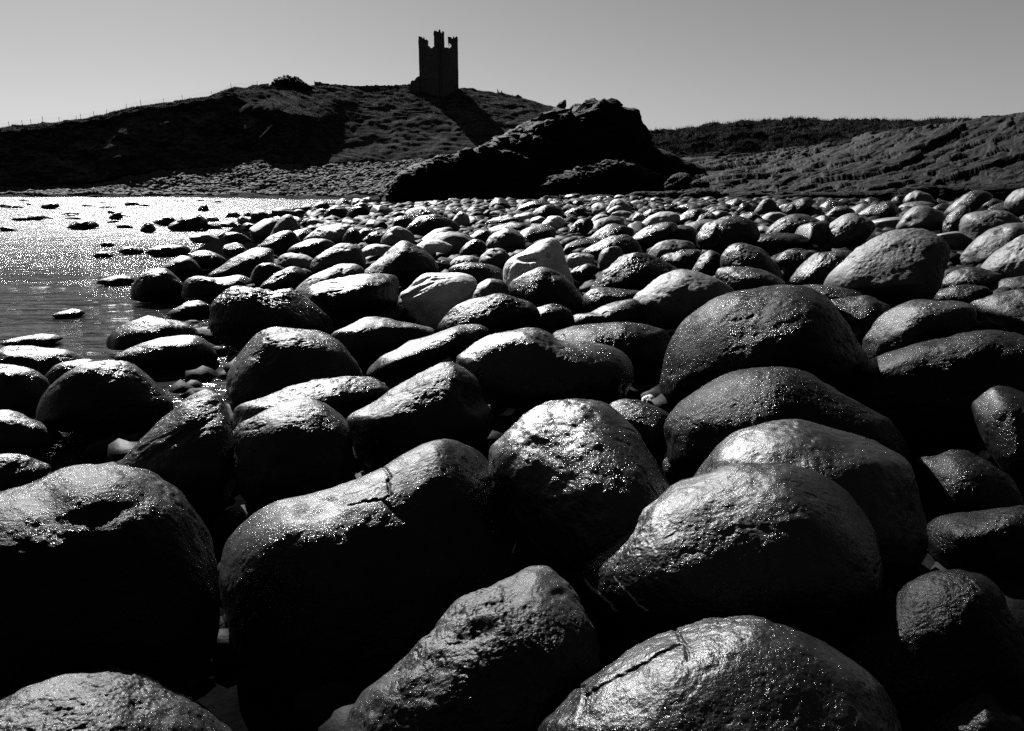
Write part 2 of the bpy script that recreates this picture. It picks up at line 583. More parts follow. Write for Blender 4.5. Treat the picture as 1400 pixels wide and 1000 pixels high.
# the flat part is rock shelf; its far third is dune turf
shelf, SV = columns_terrain('rock_shelf', {x: c[:6] for x, c in SHELF.items()}, M_SHELF, 560, 260, 0.13, 3.0, 33, 0.8, stretch=(0.5, 0.9, 2.0),
                             strata=[(-0.36, 0.93, 0.9, 0.07)], slabs=True)
dune, DV = columns_terrain('dune_hill', {x: [(c[5][0] - 3, c[5][1] + 3)] + c[5:] for x, c in SHELF.items()}, M_DUNE, 420, 120, 0.6, 3.0, 44, 0.6)


# ------------------------------------------------------------------ rounded solids from an outline: own distance, real size, full thickness
def closed_curve(pts, n):
    """Catmull-Rom through the points, evenly resampled"""
    P = np.asarray(pts, float)
    m = len(P)
    t = np.linspace(0, 1, 14, endpoint=False)[:, None]
    out = []
    for i in range(m):
        p0, p1, p2, p3 = P[i - 1], P[i], P[(i + 1) % m], P[(i + 2) % m]
        out.append(0.5 * ((2 * p1) + (-p0 + p2) * t + (2 * p0 - 5 * p1 + 4 * p2 - p3) * t ** 2 + (-p0 + 3 * p1 - 3 * p2 + p3) * t ** 3))
    C = np.concatenate(out)
    C = np.vstack([C, C[:1]])
    s = np.concatenate([[0], np.cumsum(np.linalg.norm(np.diff(C, axis=0), axis=1))])
    u = np.linspace(0, s[-1], n, endpoint=False)
    return np.stack([np.interp(u, s, C[:, 0]), np.interp(u, s, C[:, 1])], 1)


def solid(pts, dist=None, nose=None, D=1.0, back=1.0, p=None, ext=1.0, lump=0.03, rough=1.0, seed=0, nth=64, nf=22, nb=12,
          dents=(), cracks=(), craggy=0.0, front=None, facets=4, grit=1.0):
    """returns (verts in world, faces4, faces3, base point). pts: outline as the eye sees it"""
    P = np.asarray(pts, float)
    c0 = (P.min(0) + P.max(0)) / 2
    if ext != 1.0:
        low = P[:, 1] > c0[1]
        P[low, 1] = c0[1] + (P[low, 1] - c0[1]) * ext
    C = closed_curve(P, nth)
    if p is None:
        p = random.Random(seed * 3 + 2).uniform(1.65, 2.15)
    cen = np.array([C[:, 0].mean(), (C[:, 1].min() + C[:, 1].max()) / 2])
    w, h = np.ptp(C[:, 0]), np.ptp(C[:, 1])
    if nose is None:
        rn = random.Random(seed * 7 + 1)
        nz = cen + np.array([rn.uniform(0.0, 0.24) * w, rn.uniform(0.04, 0.2) * h])
    else:
        nz = np.array(nose, float)
    yb = C[:, 1].max()
    xb = C[np.argmax(C[:, 1]), 0]
    if dist is None:
        G = on_ground((xb + cen[0]) / 2, yb)
        dist = G[1]
    base = at_dist(cen[0], yb, dist)
    # plane through the base, facing the eye
    dray = ray(*cen)
    dray = dray / np.linalg.norm(dray)
    ctr = at_dist(cen[0], cen[1], dist)
    depth = (ctr - EYE) @ FWD
    k = depth / FPX                                        # metres per pixel there
    Uv = np.cross(dray, [0, 0, 1.0])
    Uv /= np.linalg.norm(Uv)
    Vv = np.cross(Uv, dray)
    size = 0.5 * (w + h) * k
    Df = 0.5 * D * (0.5 * w + 0.5 * h) * k if front is None else front
    Db = 0.5 * back * (0.5 * w + 0.5 * h) * k

    rings = []
    zz = []
    for j in range(1, nf + 1):
        a = j / nf * math.pi / 2
        s, z = math.sin(a) ** (2 / p), math.cos(a) ** (2 / p) * Df
        rings.append(nz + s * (C - nz))
        zz.append(z)
    for j in range(1, nb):
        a = j / nb * math.pi / 2
        s, z = math.cos(a) ** (2 / p), -math.sin(a) ** (2 / p) * Db
        rings.append(cen + s * (C - cen))
        zz.append(z)
    R = np.concatenate([nz[None], np.concatenate(rings), cen[None]])
    Z = np.concatenate([[Df], np.repeat(zz, nth), [-Db]])
    nr = len(rings)
    # intersect pixel rays with the outline's plane, then lift towards or away from the eye
    Dr = FWD[None] + RGT[None] * ((R[:, :1] - 700) / FPX) + UPV[None] * ((500 - R[:, 1:]) / FPX)
    tpl = ((ctr - EYE) @ dray) / (Dr @ dray)
    V = EYE + Dr * tpl[:, None]
    V = V - dray * Z[:, None]
    # surface relief
    body = ctr - dray * (Df - Db) * 0.3
    nd = V - body
    nd /= np.linalg.norm(nd, axis=1)[:, None] + 1e-9
    Q = (V - ctr) / size + seed * 3.71
    off = lump * size * fbm(Q * 2.2, 2, seed) + 0.007 * rough * size * fbm(Q * 7.0, 3, seed + 5, 0.6)
    off -= 0.0035 * rough * size * np.maximum(0, gnoise(Q * 5.0, seed + 9) - 0.25) * 2
    if craggy:
        q = Q * np.array([3.2, 3.2, 6.0])
        off += craggy * size * (0.4 - np.abs(fbm(q, 5, seed + 31, 0.58)))
        qb = np.stack([Q[:, 0] * .9 - Q[:, 2] * .45, Q[:, 1], Q[:, 2] * 2.4 + Q[:, 0] * .8], 1) + 0.12 * np.stack([gnoise(Q * 6, 1), gnoise(Q * 6, 2), gnoise(Q * 6, 3)], 1)
        off += craggy * size * (1.1 * (cells(qb * 5.0, seed) - .5) + 0.6 * (cells(qb * 12.0, seed + 1) - .5))
    fr = Z > -0.1 * Db
    for (dx, dy, rx, ry, ang, dep) in dents:
        ca, sa = math.cos(math.radians(ang)), math.sin(math.radians(ang))
        ex, ey = R[:, 0] - dx, R[:, 1] - dy
        q = ((ex * ca + ey * sa) / rx) ** 2 + ((-ex * sa + ey * ca) / ry) ** 2
        off -= np.where(fr, dep * k * np.exp(-q ** 2), 0)
    for (line, wd, dep) in cracks:
        L = np.asarray(line, float)
        dm = np.full(len(R), 1e9)
        Rw = R + 3.0 * np.stack([gnoise(np.c_[R / 9.0, R[:, 0] * 0], 3), gnoise(np.c_[R / 9.0, R[:, 0] * 0], 4)], 1)
        for a, b in zip(L[:-1], L[1:]):
            ab = b - a
            t = np.clip(((Rw - a) @ ab) / (ab @ ab), 0, 1)
            dm = np.minimum(dm, np.linalg.norm(Rw - (a + t[:, None] * ab), axis=1))
        off -= np.where(fr, dep * k * np.exp(-(dm / wd) ** 2), 0)
    V = V + nd * off[:, None]
    # worn flats: shallow plane cuts on the upper and forward sides
    fr_ = random.Random(seed * 13 + 5)
    for _ in range(facets):
        n_ = -dray * fr_.uniform(-.2, .9) + Uv * fr_.uniform(-1, 1) + Vv * fr_.uniform(-.1, .9)
        n_ /= np.linalg.norm(n_)
        pr = (V - ctr) @ n_
        lim = pr.max() * fr_.uniform(.80, .95)
        ov = np.maximum(pr - lim, 0)
        V = V - n_ * (ov - ov / (1 + 9 * ov / size))[:, None] * 0.9
    # pits and grit of the weathered skin, as real relief
    if grit:
        dc = np.linalg.norm(ctr - EYE)
        fs = min(1.0, 2.7 / dc)
        sel = np.where(fr)[0]
        P_ = V[sel] + seed * 0.37
        a_ = seed * 1.3
        ca, sa = math.cos(a_), math.sin(a_)
        st = np.stack([(P_[:, 0] * ca + P_[:, 2] * sa) * 0.55, P_[:, 1], (-P_[:, 0] * sa + P_[:, 2] * ca) * 1.3], 1)
        pat = np.clip(0.75 + 0.9 * gnoise(Q[sel] * 2.3, seed + 77), 0.15, 1.5)
        lam = 0.0095 / fs
        g_ = 0.125 * lam * fbm(P_ / lam, 2, seed + 61, 0.6)
        pt = fbm(st / (0.045 / fs), 3, seed + 63, 0.6)
        g_ -= 0.0026 / fs * np.clip((pt - 0.22) / 0.35, 0, 1)
        g_ += 0.0030 / fs * fbm(st / (0.11 / fs), 2, seed + 67)
        V[sel] += nd[sel] * (g_ * pat * rough * grit)[:, None]
    F4 = []
    for j in range(nr - 1):
        a = 1 + j * nth + np.arange(nth)
        b = 1 + j * nth + (np.arange(nth) + 1) % nth
        F4.append(np.stack([a, a + nth, b + nth, b], 1))
    F4 = np.concatenate(F4)
    a = 1 + np.arange(nth)
    b = 1 + (np.arange(nth) + 1) % nth
    F3 = [np.stack([np.zeros(nth, int), a, b], 1)]
    l0 = 1 + (nr - 1) * nth
    F3.append(np.stack([np.full(nth, 1 + nr * nth), l0 + (np.arange(nth) + 1) % nth, l0 + np.arange(nth)], 1))
    F3 = np.concatenate(F3)
    return V, F4[:, ::-1], F3[:, ::-1], base, (cen, w, h, dist)


def parse(s):
    return [tuple(float(v) for v in q.split(',')) for q in s.split()]


OUTLINES = []      # (polygon, distance) of everything placed, so that loose stones keep clear


def rock_thing(name, label, cat, pts, mat, group=None, kind=None, veins=(), **kw):
    if kw.get('craggy'):
        kw.setdefault('facets', 0); kw.setdefault('grit', 0)
    pts = parse(pts) if isinstance(pts, str) else pts
    V, F4, F3, base, info = solid(pts, **kw)
    me = mesh_from(name, V - base, F4, F3, mat)
    if veins:
        me.materials.append(M_VEIN)
        q = V - EYE
        zz = q @ FWD
        PX = np.stack([700 + FPX * (q @ RGT) / zz, 500 - FPX * (q @ UPV) / zz], 1)
        PX += 4.0 * np.stack([gnoise(np.c_[PX / 14.0, PX[:, 0] * 0], 3), gnoise(np.c_[PX / 14.0, PX[:, 0] * 0], 4)], 1)
        toward = ((V - (V.min(0) + V.max(0)) / 2) @ FWD) < 0.25 * np.ptp(V[:, 1])
        c = PX[F4].mean(1)
        hit = np.zeros(len(F4), bool)
        for line, wd in veins:
            L = np.asarray(line, float)
            for a, b in zip(L[:-1], L[1:]):
                ab = b - a
                t = np.clip(((c - a) @ ab) / (ab @ ab), 0, 1)
                hit |= np.linalg.norm(c - (a + t[:, None] * ab), axis=1) < wd * (0.6 + 0.8 * np.abs(gnoise(np.c_[c / 6.0, c[:, 0] * 0], 8)))
        hit &= toward[F4[:, 0]]
        mi = np.zeros(len(me.polygons), dtype=np.int32)
        mi[:len(F4)] = hit
        me.polygons.foreach_set('material_index', mi)
    o = link(name, me, base, None, label, cat, group, kind)
    OUTLINES.append((closed_curve(pts, 40), info[3]))
    return o


# ------------------------------------------------------------------ outcrops
rock_thing('rock_outcrop', 'huge black whinstone outcrop with rounded summit standing behind the boulders', 'rock outcrop',
           '528,284 533,255 548,238 580,222 620,211 655,202 676,188 700,179 722,171 742,161 755,151 775,150 787,143 800,142 814,142 825,137 840,140 856,148 868,152 880,170 889,185 900,201 920,212 940,221 958,231 966,246 960,262 930,280 760,292 600,294',
           M_CRAG, dist=58.0, nose=(700, 262), D=0.35, back=0.6, p=2.0, lump=0.012, craggy=0.035, nth=420, nf=130, nb=30, seed=3)
rock_thing('rock_outcrop', 'black craggy shoulder of rock forming the low left end of the outcrop', 'rock outcrop',
           '528,286 533,258 548,240 582,224 622,213 652,206 676,206 700,212 724,220 748,232 764,246 766,276 740,292 600,296',
           M_CRAG, dist=54.5, nose=(640, 262), D=0.3, back=0.5, p=2.2, lump=0.02, craggy=0.05, nth=300, nf=110, nb=24, seed=5)
rock_thing('rock_hump', 'low dark rock hump with grey worn top in front of the black outcrop', 'rock outcrop',
           '736,262 741,254 753,243 770,237 787,232 808,226 828,223 848,223 866,225 884,233 906,240 915,252 912,264 880,276 800,280 745,276',
           M_CRAG, dist=52.0, nose=(820, 262), D=0.5, p=2.1, lump=0.02, craggy=0.05, nth=220, nf=70, nb=20, seed=8)
rock_thing('low_rock', 'round dark rock knob between the outcrop and the grey rock shelf', 'rock',
           '908,256 914,245 926,238 940,238 950,245 956,253 950,262 930,268 914,266', M_CRAG, dist=49.5, lump=0.03, craggy=0.04, nth=90, nf=30, seed=12)
rock_thing('low_rock', 'flat dark rock beside the round knob at the right foot of the outcrop', 'rock',
           '932,260 940,251 955,246 968,249 968,258 958,264 940,266', M_CRAG, dist=48.6, lump=0.03, craggy=0.04, nth=80, nf=30, seed=13)
rock_thing('rock_ledge', 'long low dark rock ledge in front of the hump behind far boulders', 'rock ledge',
           '728,290 734,275 750,269 790,268 830,267 842,272 846,282 830,292 770,294', M_CRAG, dist=46.5, D=0.35, back=0.5, lump=0.02, craggy=0.05, nth=180, nf=60, seed=15)
rock_thing('rock_ledge', 'flat topped black rock ledge running right from the hump below the shelf', 'rock ledge',
           '838,290 846,277 858,268 880,262 930,262 990,263 1040,264 1062,270 1080,280 1070,292 960,296 870,296', M_CRAG, dist=40.5, D=0.22, back=0.4, lump=0.015, craggy=0.035, nth=220, nf=50, seed=16)
rock_thing('rock_ledge', 'black stepped rock ledge at the right behind the furthest boulders', 'rock ledge',
           '1040,290 1050,276 1080,266 1140,262 1220,260 1300,256 1380,252 1440,250 1470,268 1450,292 1300,298 1120,298', M_CRAG, dist=32.8, D=0.12, back=0.3, lump=0.012, craggy=0.03, nth=260, nf=60, seed=17)
# boulder perched on the shoulder of the outcrop
rock_thing('perched_stone', 'small upright stone perched on the shoulder of the black outcrop', 'rock',
           '761.5,149 761,144 766,140 773,136.5 774,142 773,149 772,154 764,154', M_CRAG, dist=58.5, lump=0.02, craggy=0.05, nth=48, nf=16, seed=21)
# knoll on the skyline of the headland
rock_thing('skyline_rock', 'craggy dark rock knoll on the headland skyline left of the castle', 'rock',
           '366,122 373,113 377,108 386,105.5 400,106 409,109 418,114 424,120 418,128 390,130 372,128', M_CRAG, dist=188.0, lump=0.02, craggy=0.09, nth=120, nf=40, seed=22)


# ------------------------------------------------------------------ castle ruin
def ragged_wall(name, p0, p1, thick, z0, tops, mat, parent=None, **kw):
    """a straight wall whose top follows the heights in tops; solid, with rubble edges"""
    p0, p1 = np.array(p0, float), np.array(p1, float)
    L = np.linalg.norm(p1 - p0)
    dx = (p1 - p0) / L
    nrm = np.array([-dx[1], dx[0]])
    n = max(8, int(L / 0.3))
    t = np.linspace(0, 1, n)
    zt = np.interp(t, np.linspace(0, 1, len(tops)), tops)
    zt = zt + np.array([random.uniform(-.15, .15) for _ in t])
    nz = 14
    V = []
    for i in range(n):
        for side in (-1, 1):
            for j in range(nz):
                q = p0 + dx * L * t[i] + nrm * side * thick / 2
                V.append((q[0], q[1], z0 + (zt[i] - z0) * j / (nz - 1)))
    V = np.array(V)
    V[:, :2] += 0.05 * np.stack([gnoise(V * 1.7, 3), gnoise(V * 1.7, 4)], 1)
    idx = lambda i, s, j: (i * 2 + s) * nz + j
    F = []
    for i in range(n - 1):
        for j in range(nz - 1):
            F.append((idx(i, 0, j), idx(i + 1, 0, j), idx(i + 1, 0, j + 1), idx(i, 0, j + 1)))
            F.append((idx(i, 1, j), idx(i, 1, j + 1), idx(i + 1, 1, j + 1), idx(i + 1, 1, j)))
        F.append((idx(i, 0, nz - 1), idx(i + 1, 0, nz - 1), idx(i + 1, 1, nz - 1), idx(i, 1, nz - 1)))
    for i in (0, n - 1):
        for j in range(nz - 1):
            f = (idx(i, 0, j), idx(i, 0, j + 1), idx(i, 1, j + 1), idx(i, 1, j))
            F.append(f if i == 0 else f[::-1])
    return link(name, mesh_from(name, V, F, None, mat, False), parent=parent, **kw)


CD = 200.0
cb = at_dist(600.5, 122, CD)
castle = bpy.data.objects.new('castle_tower', None)
COL.objects.link(castle)
castle['label'] = 'tall ruined castle tower with broken battlements silhouetted on the headland'
castle['category'] = 'castle tower'
castle.location = cb
mpp = CD / FPX * 0.98                                        # metres per pixel at the tower
HALF = 25.5 * mpp
a0 = math.radians(9)
corn = [np.array([HALF * math.cos(a0 + q * math.pi / 2), HALF * math.sin(a0 + q * math.pi / 2)]) for q in range(4)]   # right, far, left, near
hz = lambda py: (at_dist(600, py, CD)[2] - cb[2])
top = hz(66.5)
ctr_w = {}
for q in range(4):
    c0, c1 = corn[q] * 0.90, corn[(q + 1) % 4] * 0.90
    tops = {0: [top - .3, top - 1.2, top - .6, top], 1: [top, top - .6, top - 1, top - .2],
            2: [top + 2.6, top + 1.2, top + .4, top - .4, top - .5, top - .3, top + .1], 3: [top + .2, top - .6, top - .2, top - .5, top + .9, top + 1.6, top + 2.6]}[q]
    ragged_wall('tower_wall', c0, c1, 1.3, -4.5, tops, M_STONE, castle)


def turret(c, py_top, half, seed, notch):
    """square corner turret, slightly corbelled out, with a ragged crenellated head"""
    zt = hz(py_top)
    ang = a0 + math.pi / 4
    nside, nz = 6, 26
    per = []
    for s_ in range(4):
        for u in range(nside):
            f = -1 + 2 * u / nside
            x, y = [(f, -1), (1, f), (-f, 1), (-1, -f)][s_]
            per.append((x * half, y * half))
    per = np.array(per)
    ca, sa = math.cos(ang), math.sin(ang)
    per = np.stack([per[:, 0] * ca - per[:, 1] * sa, per[:, 0] * sa + per[:, 1] * ca], 1)
    m = len(per)
    V = []
    for j in range(nz):
        z = -4.5 + (zt + 4.5) * j / (nz - 1)
        k = 1.0 if z < zt - 0.9 else 1.06
        for i in range(m):
            zz = z
            if j == nz - 1:
                zz -= notch[(i // 2) % len(notch)]
            V.append((c[0] + per[i, 0] * k, c[1] + per[i, 1] * k, zz))
    V.append((c[0], c[1], zt - 0.7))
    V = np.array(V)
    V[:, :2] += 0.06 * np.stack([gnoise(V * 1.3, seed), gnoise(V * 1.3, seed + 1)], 1)
    F4 = [(j * m + i, j * m + (i + 1) % m, (j + 1) * m + (i + 1) % m, (j + 1) * m + i) for j in range(nz - 1) for i in range(m)]
    F3 = [((nz - 1) * m + i, (nz - 1) * m + (i + 1) % m, nz * m) for i in range(m)]
    return link('turret', mesh_from('turret', V, F4, F3, M_STONE, False), parent=castle)


hw = 6.3 * mpp / 1.414
ins = HALF - hw * 1.414
turret(corn[0] / HALF * ins, 49.5, hw, 1, [0.2, 0.9, 0.0, 0.6, 0.1])
turret(corn[2] / HALF * ins, 53.0, hw, 2, [0.0, 0.5, 0.5, 0.6, 0.1, 0.9])
turret(corn[3] / HALF * ins, 46.0, hw * 1.05, 3, [0.0, 0.7, 0.2, 0.5])
turret(corn[1] / HALF * ins, 66.0, hw, 4, [0.3, 0.0, 0.9, 0.4])
# stub of curtain wall running left from the tower
p = corn[2]
ragged_wall('curtain_wall', (p[0] - 14 * mpp, p[1] + 0.5), (p[0] + 0.2, p[1] + .3), 2.0, -4.0, [0.2, hz(112), hz(111), hz(107), hz(106)], M_STONE, castle)

# low ruined wall along the ridge, and two remnants further right
q0, q1 = at_dist(430, 117, 196), at_dist(560, 119, 202)
wl_o = ragged_wall('ruined_wall', (q0[0], q0[1]), (q1[0], q1[1]), 0.9, min(q0[2], q1[2]) - 2.5, [q0[2] + .9, q0[2] + .4, q0[2] + .2, q1[2] - .1, q1[2] + .1, q1[2] + .2, q1[2] + .6], M_STONE)
wl_o['label'] = 'low ruined stone wall along the grassy ridge leading to the castle tower'
wl_o['category'] = 'wall'
q0, q1 = at_dist(680, 128, 206), at_dist(686.5, 129, 206)
o = ragged_wall('ruined_wall', (q0[0], q0[1]), (q1[0], q1[1]), 1.2, q0[2] - 3, [q0[2] + 1.1, q0[2] + .2, q0[2] + 0.1, q0[2] + .9], M_STONE)
o['label'] = 'tiny twin-pointed wall stub on the skyline just right of the tower'
o['category'] = 'wall'
q0, q1 = at_dist(702, 133, 206), at_dist(714, 135, 206)
o = ragged_wall('ruined_wall', (q0[0], q0[1]), (q1[0], q1[1]), 1.2, q0[2] - 3, [q0[2] - .2, q0[2] + .5, q0[2] + .4, q0[2] - .3], M_STONE)
o['label'] = 'low flat ruin block on the ridge further down right from the tower'
o['category'] = 'wall'


def ridge_at(px):
    """highest drawn point of the headland in a pixel column -> world point"""
    i = int(np.argmin(np.abs(np.array([project(HV[k, 140])[0] for k in range(0, 560, 4)]) - px))) * 4
    colv = HV[i]
    yy = np.array([project(v)[1] for v in colv])
    return colv[int(np.argmin(yy))]


# fence along the cliff top
fence = bpy.data.objects.new('wire_fence', None)
COL.objects.link(fence)
fence['label'] = 'thin post and wire fence along the cliff top at far left'
fence['category'] = 'fence'
fx = [-8, 12, 31, 45, 57, 78, 103, 117, 131, 149, 172, 196, 222, 252, 285, 320, 352]
fp = [ridge_at(x) for x in fx]
fence.location = fp[0]
fo = np.array(fp[0])
for q in fp:
    hgt, r = random.uniform(0.8, 1.2), 0.05
    lean = random.uniform(-.08, .08)
    V = []
    for j, z in enumerate((-0.5, hgt)):
        for i in range(6):
            V.append((r * math.cos(i * 1.047) + lean * j, r * math.sin(i * 1.047), z))
    V.append((lean, 0, hgt + 0.05))
    F4 = [(i, (i + 1) % 6, 6 + (i + 1) % 6, 6 + i) for i in range(6)]
    F3 = [(6 + i, 6 + (i + 1) % 6, 12) for i in range(6)]
    link('post', mesh_from('post', np.array(V) + (q - fo), F4, F3, M_WOOD), parent=fence)
for hgt in (0.4, 0.75):
    V, F4 = [], []
    for i, q in enumerate(fp):
        for j in range(4):
            a = j * math.pi / 2
            V.append(np.array(q) - fo + np.array([0, 0.008 * math.cos(a), hgt + 0.008 * math.sin(a)]))
    for i in range(len(fp) - 1):
        for j in range(4):
            F4.append((i * 4 + j, i * 4 + (j + 1) % 4, i * 4 + 4 + (j + 1) % 4, i * 4 + 4 + j))
    link('wire', mesh_from('wire', V, F4, None, M_WOOD), parent=fence)

# ------------------------------------------------------------------ the boulders, one by one
GB = 'rounded boulders on the shore'


def B(label, mat, pts, group=GB, **kw):
    P = parse(pts)
    A = np.array(P)
    span = max(np.ptp(A[:, 0]), np.ptp(A[:, 1]))
    if span > 330:
        kw.setdefault('nth', 600); kw.setdefault('nf', 280); kw.setdefault('nb', 24)
    elif span > 150:
        kw.setdefault('nth', 330); kw.setdefault('nf', 150); kw.setdefault('nb', 18)
    elif span > 70:
        kw.setdefault('nth', 170); kw.setdefault('nf', 70)
    else:
        kw.setdefault('nth', 80); kw.setdefault('nf', 32)
    if A[:, 1].max() < 520:
        kw.setdefault('ext', 1.3)
    if span < 200:
        kw.setdefault('facets', 8)
        kw.setdefault('lump', 0.045)
    kw.setdefault('seed', len(OUTLINES) + 100)
    return rock_thing('boulder', label, 'boulder', P, MATS[mat], group, **kw)


# front rows
B('big black boulder with shallow ledge near its top filling the left edge', 'black',
  '-120,725 -60,692 0,676 45,668 90,648 140,641 190,650 235,675 265,710 285,750 298,800 300,850 285,900 250,945 180,980 60,990 -60,965 -130,880', nose=(120, 800), D=0.9,
  dents=[(130, 716, 50, 12, -10, 3)], p=2.2)
B('rough textured grey boulder rising from the bottom left corner of the shore', 'damp',
  '-80,1010 -40,985 0,960 60,928 110,914 165,913 215,928 260,955 300,985 322,1015 330,1080 280,1150 120,1180 -60,1150', nose=(120, 1100), rough=1.6)
B('large saddle-shaped wet boulder with thin crack across its lit top', 'wet',
  '305,775 312,735 335,708 375,690 430,680 480,660 520,640 560,618 600,604 630,602 655,610 680,635 705,680 725,725 742,770 745,800 720,860 640,940 540,990 430,995 350,945 318,875 304,820',
  nose=(520, 790), D=0.55, p=2.3, dist=2.18, veins=[([(704, 726), (706, 740), (701, 756)], 0.9)], dents=[(440, 702, 42, 14, -14, 5)],
  cracks=[([(524, 640), (533, 655), (530, 670), (534, 682), (524, 692), (538, 706)], 1.6, 4), ([(480, 698), (524, 690)], 1.4, 3)], nth=700, nf=330)
B('angular slab-sided dark boulder leaning up between two big wet ones', 'damp',
  '472,1000 500,950 540,915 570,885 610,838 628,818 680,800 720,779 742,773 765,784 790,811 808,845 816,900 800,960 770,1010 720,1080 600,1110 500,1080 466,1035',
  nose=(730, 900), D=0.75, p=2.0, dist=1.45, lump=0.035, rough=1.8, dents=[(650, 870, 30, 14, -20, 8), (695, 828, 40, 8, -25, 4), (760, 815, 10, 7, 0, 6)])
B('broad wet boulder with branching crack at the bottom centre right', 'gloss',
  '735,1000 760,972 792,943 830,912 880,882 936,866 982,851 1039,844 1085,857 1130,879 1180,915 1215,955 1237,1000 1240,1080 1150,1150 950,1170 800,1130 735,1060',
  nose=(960, 1000), D=0.95, p=2.2, cracks=[([(790, 943), (808, 942), (815, 958), (830, 950), (870, 925), (935, 893)], 2.0, 5), ([(815, 958), (812, 985)], 1.8, 5), ([(925, 868), (940, 890), (948, 915)], 1.6, 4)], nth=650, nf=300)
B('small grey lit boulder tucked behind the broad cracked boulder', 'damp',
  '842,872 853,853 868,840 902,838 963,833 1005,838 1050,848 1090,862 1100,900 1000,930 880,900', nose=(985, 885), rough=1.6, dist=1.95)
B('large dark boulder with side slab and bright quartz edge at right of centre', 'gloss',
  '797,787 810,763 835,737 870,706 900,685 940,660 980,641 1010,633 1040,632 1090,638 1140,656 1180,690 1200,730 1208,790 1190,840 1130,872 1000,884 880,862 820,826',
  nose=(1010, 780), D=0.85, p=2.05, veins=[([(799, 792), (812, 806), (828, 820), (843, 836)], 2.2), ([(838, 788), (850, 800), (866, 820), (886, 836)], 1.6)], dents=[(860, 745, 50, 9, -47, 7)])
B('speckled wet boulder directly behind the big quartz-edged dark boulder', 'gloss',
  '946,655 965,620 990,600 1020,588 1060,582 1110,582 1160,592 1210,610 1245,640 1260,690 1262,760 1200,800 1000,760 948,700', nose=(1100, 700), p=2.05)
B('sloping black boulder with bright rim near the right of the middle row', 'black',
  '913,600 915,575 930,550 955,530 990,510 1030,500 1070,499 1100,510 1140,535 1190,562 1220,578 1245,610 1240,645 1180,670 1000,665 925,640', nose=(1050, 590), p=2.0)
B('thin curved dark boulder showing behind the sloping black boulder', 'black', '945,545 960,510 975,493 1000,483 1040,480 1060,485 1068,505 1050,535 990,548')
B('egg-shaped bright textured boulder in the very centre of the shore', 'gloss',
  '690,712 672,660 667,620 679,599 700,578 730,557 760,546 778,545 808,550 826,557 850,575 868,596 893,632 913,662 922,690 900,740 830,790 760,790 715,760',
  nose=(885, 715), D=1.15, p=1.65, rough=1.6)
B('small dark boulder wedged right behind the egg-shaped bright one', 'wet', '832,575 835,556 847,549 865,546 886,551 910,560 922,572 915,605 900,632 866,622')
B('tiny white pebble beside dark stone behind the egg-shaped boulder', 'pale', '875,552 879,544 888,540 897,543 902,551 896,556 882,557', D=1.0)
B('small round black stone in the gap right of the egg-shaped boulder', 'black', '905,634 916,621 931,618 955,624 962,638 950,655 930,668 912,658')
B('tiny bright pebble deep in the dark gap right of centre', 'pale', '908,662 912,651 919,650 922,660 918,668 911,668')
B('smooth wide dark boulder with speckled left shoulder above centre', 'gloss',
  '625,493 640,478 665,460 700,450 730,448 750,455 765,465 800,468 835,475 858,490 864,512 858,532 840,552 780,562 700,558 660,545 635,522', nose=(740, 520), p=2.3, dents=[(770, 472, 30, 8, 10, 2)])
B('largest dark dome boulder with streaked left flank, right of centre', 'black',
  '902,508 905,480 925,450 960,420 1000,400 1050,390 1090,393 1130,410 1160,440 1178,470 1188,492 1185,535 1150,555 1050,565 930,548 905,528', nose=(1085, 480), p=1.75, D=1.1)
B('flat wide dark boulder between the smooth wide one and the dome', 'black', '755,458 781,447 820,442 865,440 895,446 919,456 922,490 890,522 800,500 762,480', nose=(830, 485))
B('small egg-shaped dark boulder above the smooth wide boulder', 'wet', '700,448 715,432 736,420 760,416 775,421 782,432 781,444 765,455 730,458 705,456')
B('smooth lozenge boulder with rounded right end above centre', 'damp', '776,446 782,432 808,427 826,417 850,411 874,411 882,419 881,434 871,441 820,450 785,455', nose=(850, 432))
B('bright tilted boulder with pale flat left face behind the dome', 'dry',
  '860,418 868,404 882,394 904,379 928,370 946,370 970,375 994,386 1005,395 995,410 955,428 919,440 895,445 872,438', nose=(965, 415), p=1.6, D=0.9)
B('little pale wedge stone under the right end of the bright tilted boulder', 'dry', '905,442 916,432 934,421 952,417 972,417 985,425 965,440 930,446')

# left inlet
B('grainy humped boulder with sparkling face at the edge of the inlet', 'wet',
  '286,445 289,432 294,417 309,398 323,391 351,393 369,397 399,399 420,407 441,425 454,444 448,468 400,488 330,482 296,464', nose=(370, 440), rough=1.8, ext=1.0)
B('rounded boulder with wide bright dry-looking cap and black front', 'damp',
  '307,515 312,500 321,480 345,460 369,450 399,447 429,450 456,462 477,480 492,501 496,518 480,545 430,562 350,562 312,548', nose=(420, 515), p=2.5)
B('low dark boulder in the inlet, upper of an overlapping pair', 'wet', '139,470 143,461 160,449 186,439 211,435 237,438 257,443 274,453 283,460 275,474 240,480 190,480 150,478', nose=(215, 462), ext=1.0)
B('low black boulder in the inlet, lower of an overlapping pair', 'wet', '153,490 171,479 200,467 229,461 257,460 280,464 297,475 302,484 290,498 225,506 172,500', nose=(240, 485), ext=1.0)
B('rough wet boulder cut by the left edge above the glaring boulder', 'wet', '-30,505 -10,482 0,477 23,473 49,473 80,477 103,483 124,491 115,512 60,524 0,522', ext=1.0)
B('black boulder at left edge below the rough wet one', 'wet', '-40,530 -10,503 10,498 35,500 55,510 66,530 60,562 20,582 -35,578')
B('glaring white-topped wet boulder in the inlet near the left edge', 'wet',
  '44,563 51,548 69,528 91,509 114,497 137,492 160,492 183,502 206,519 226,536 239,551 228,578 190,594 120,592 62,582', nose=(135, 555), p=2.4)
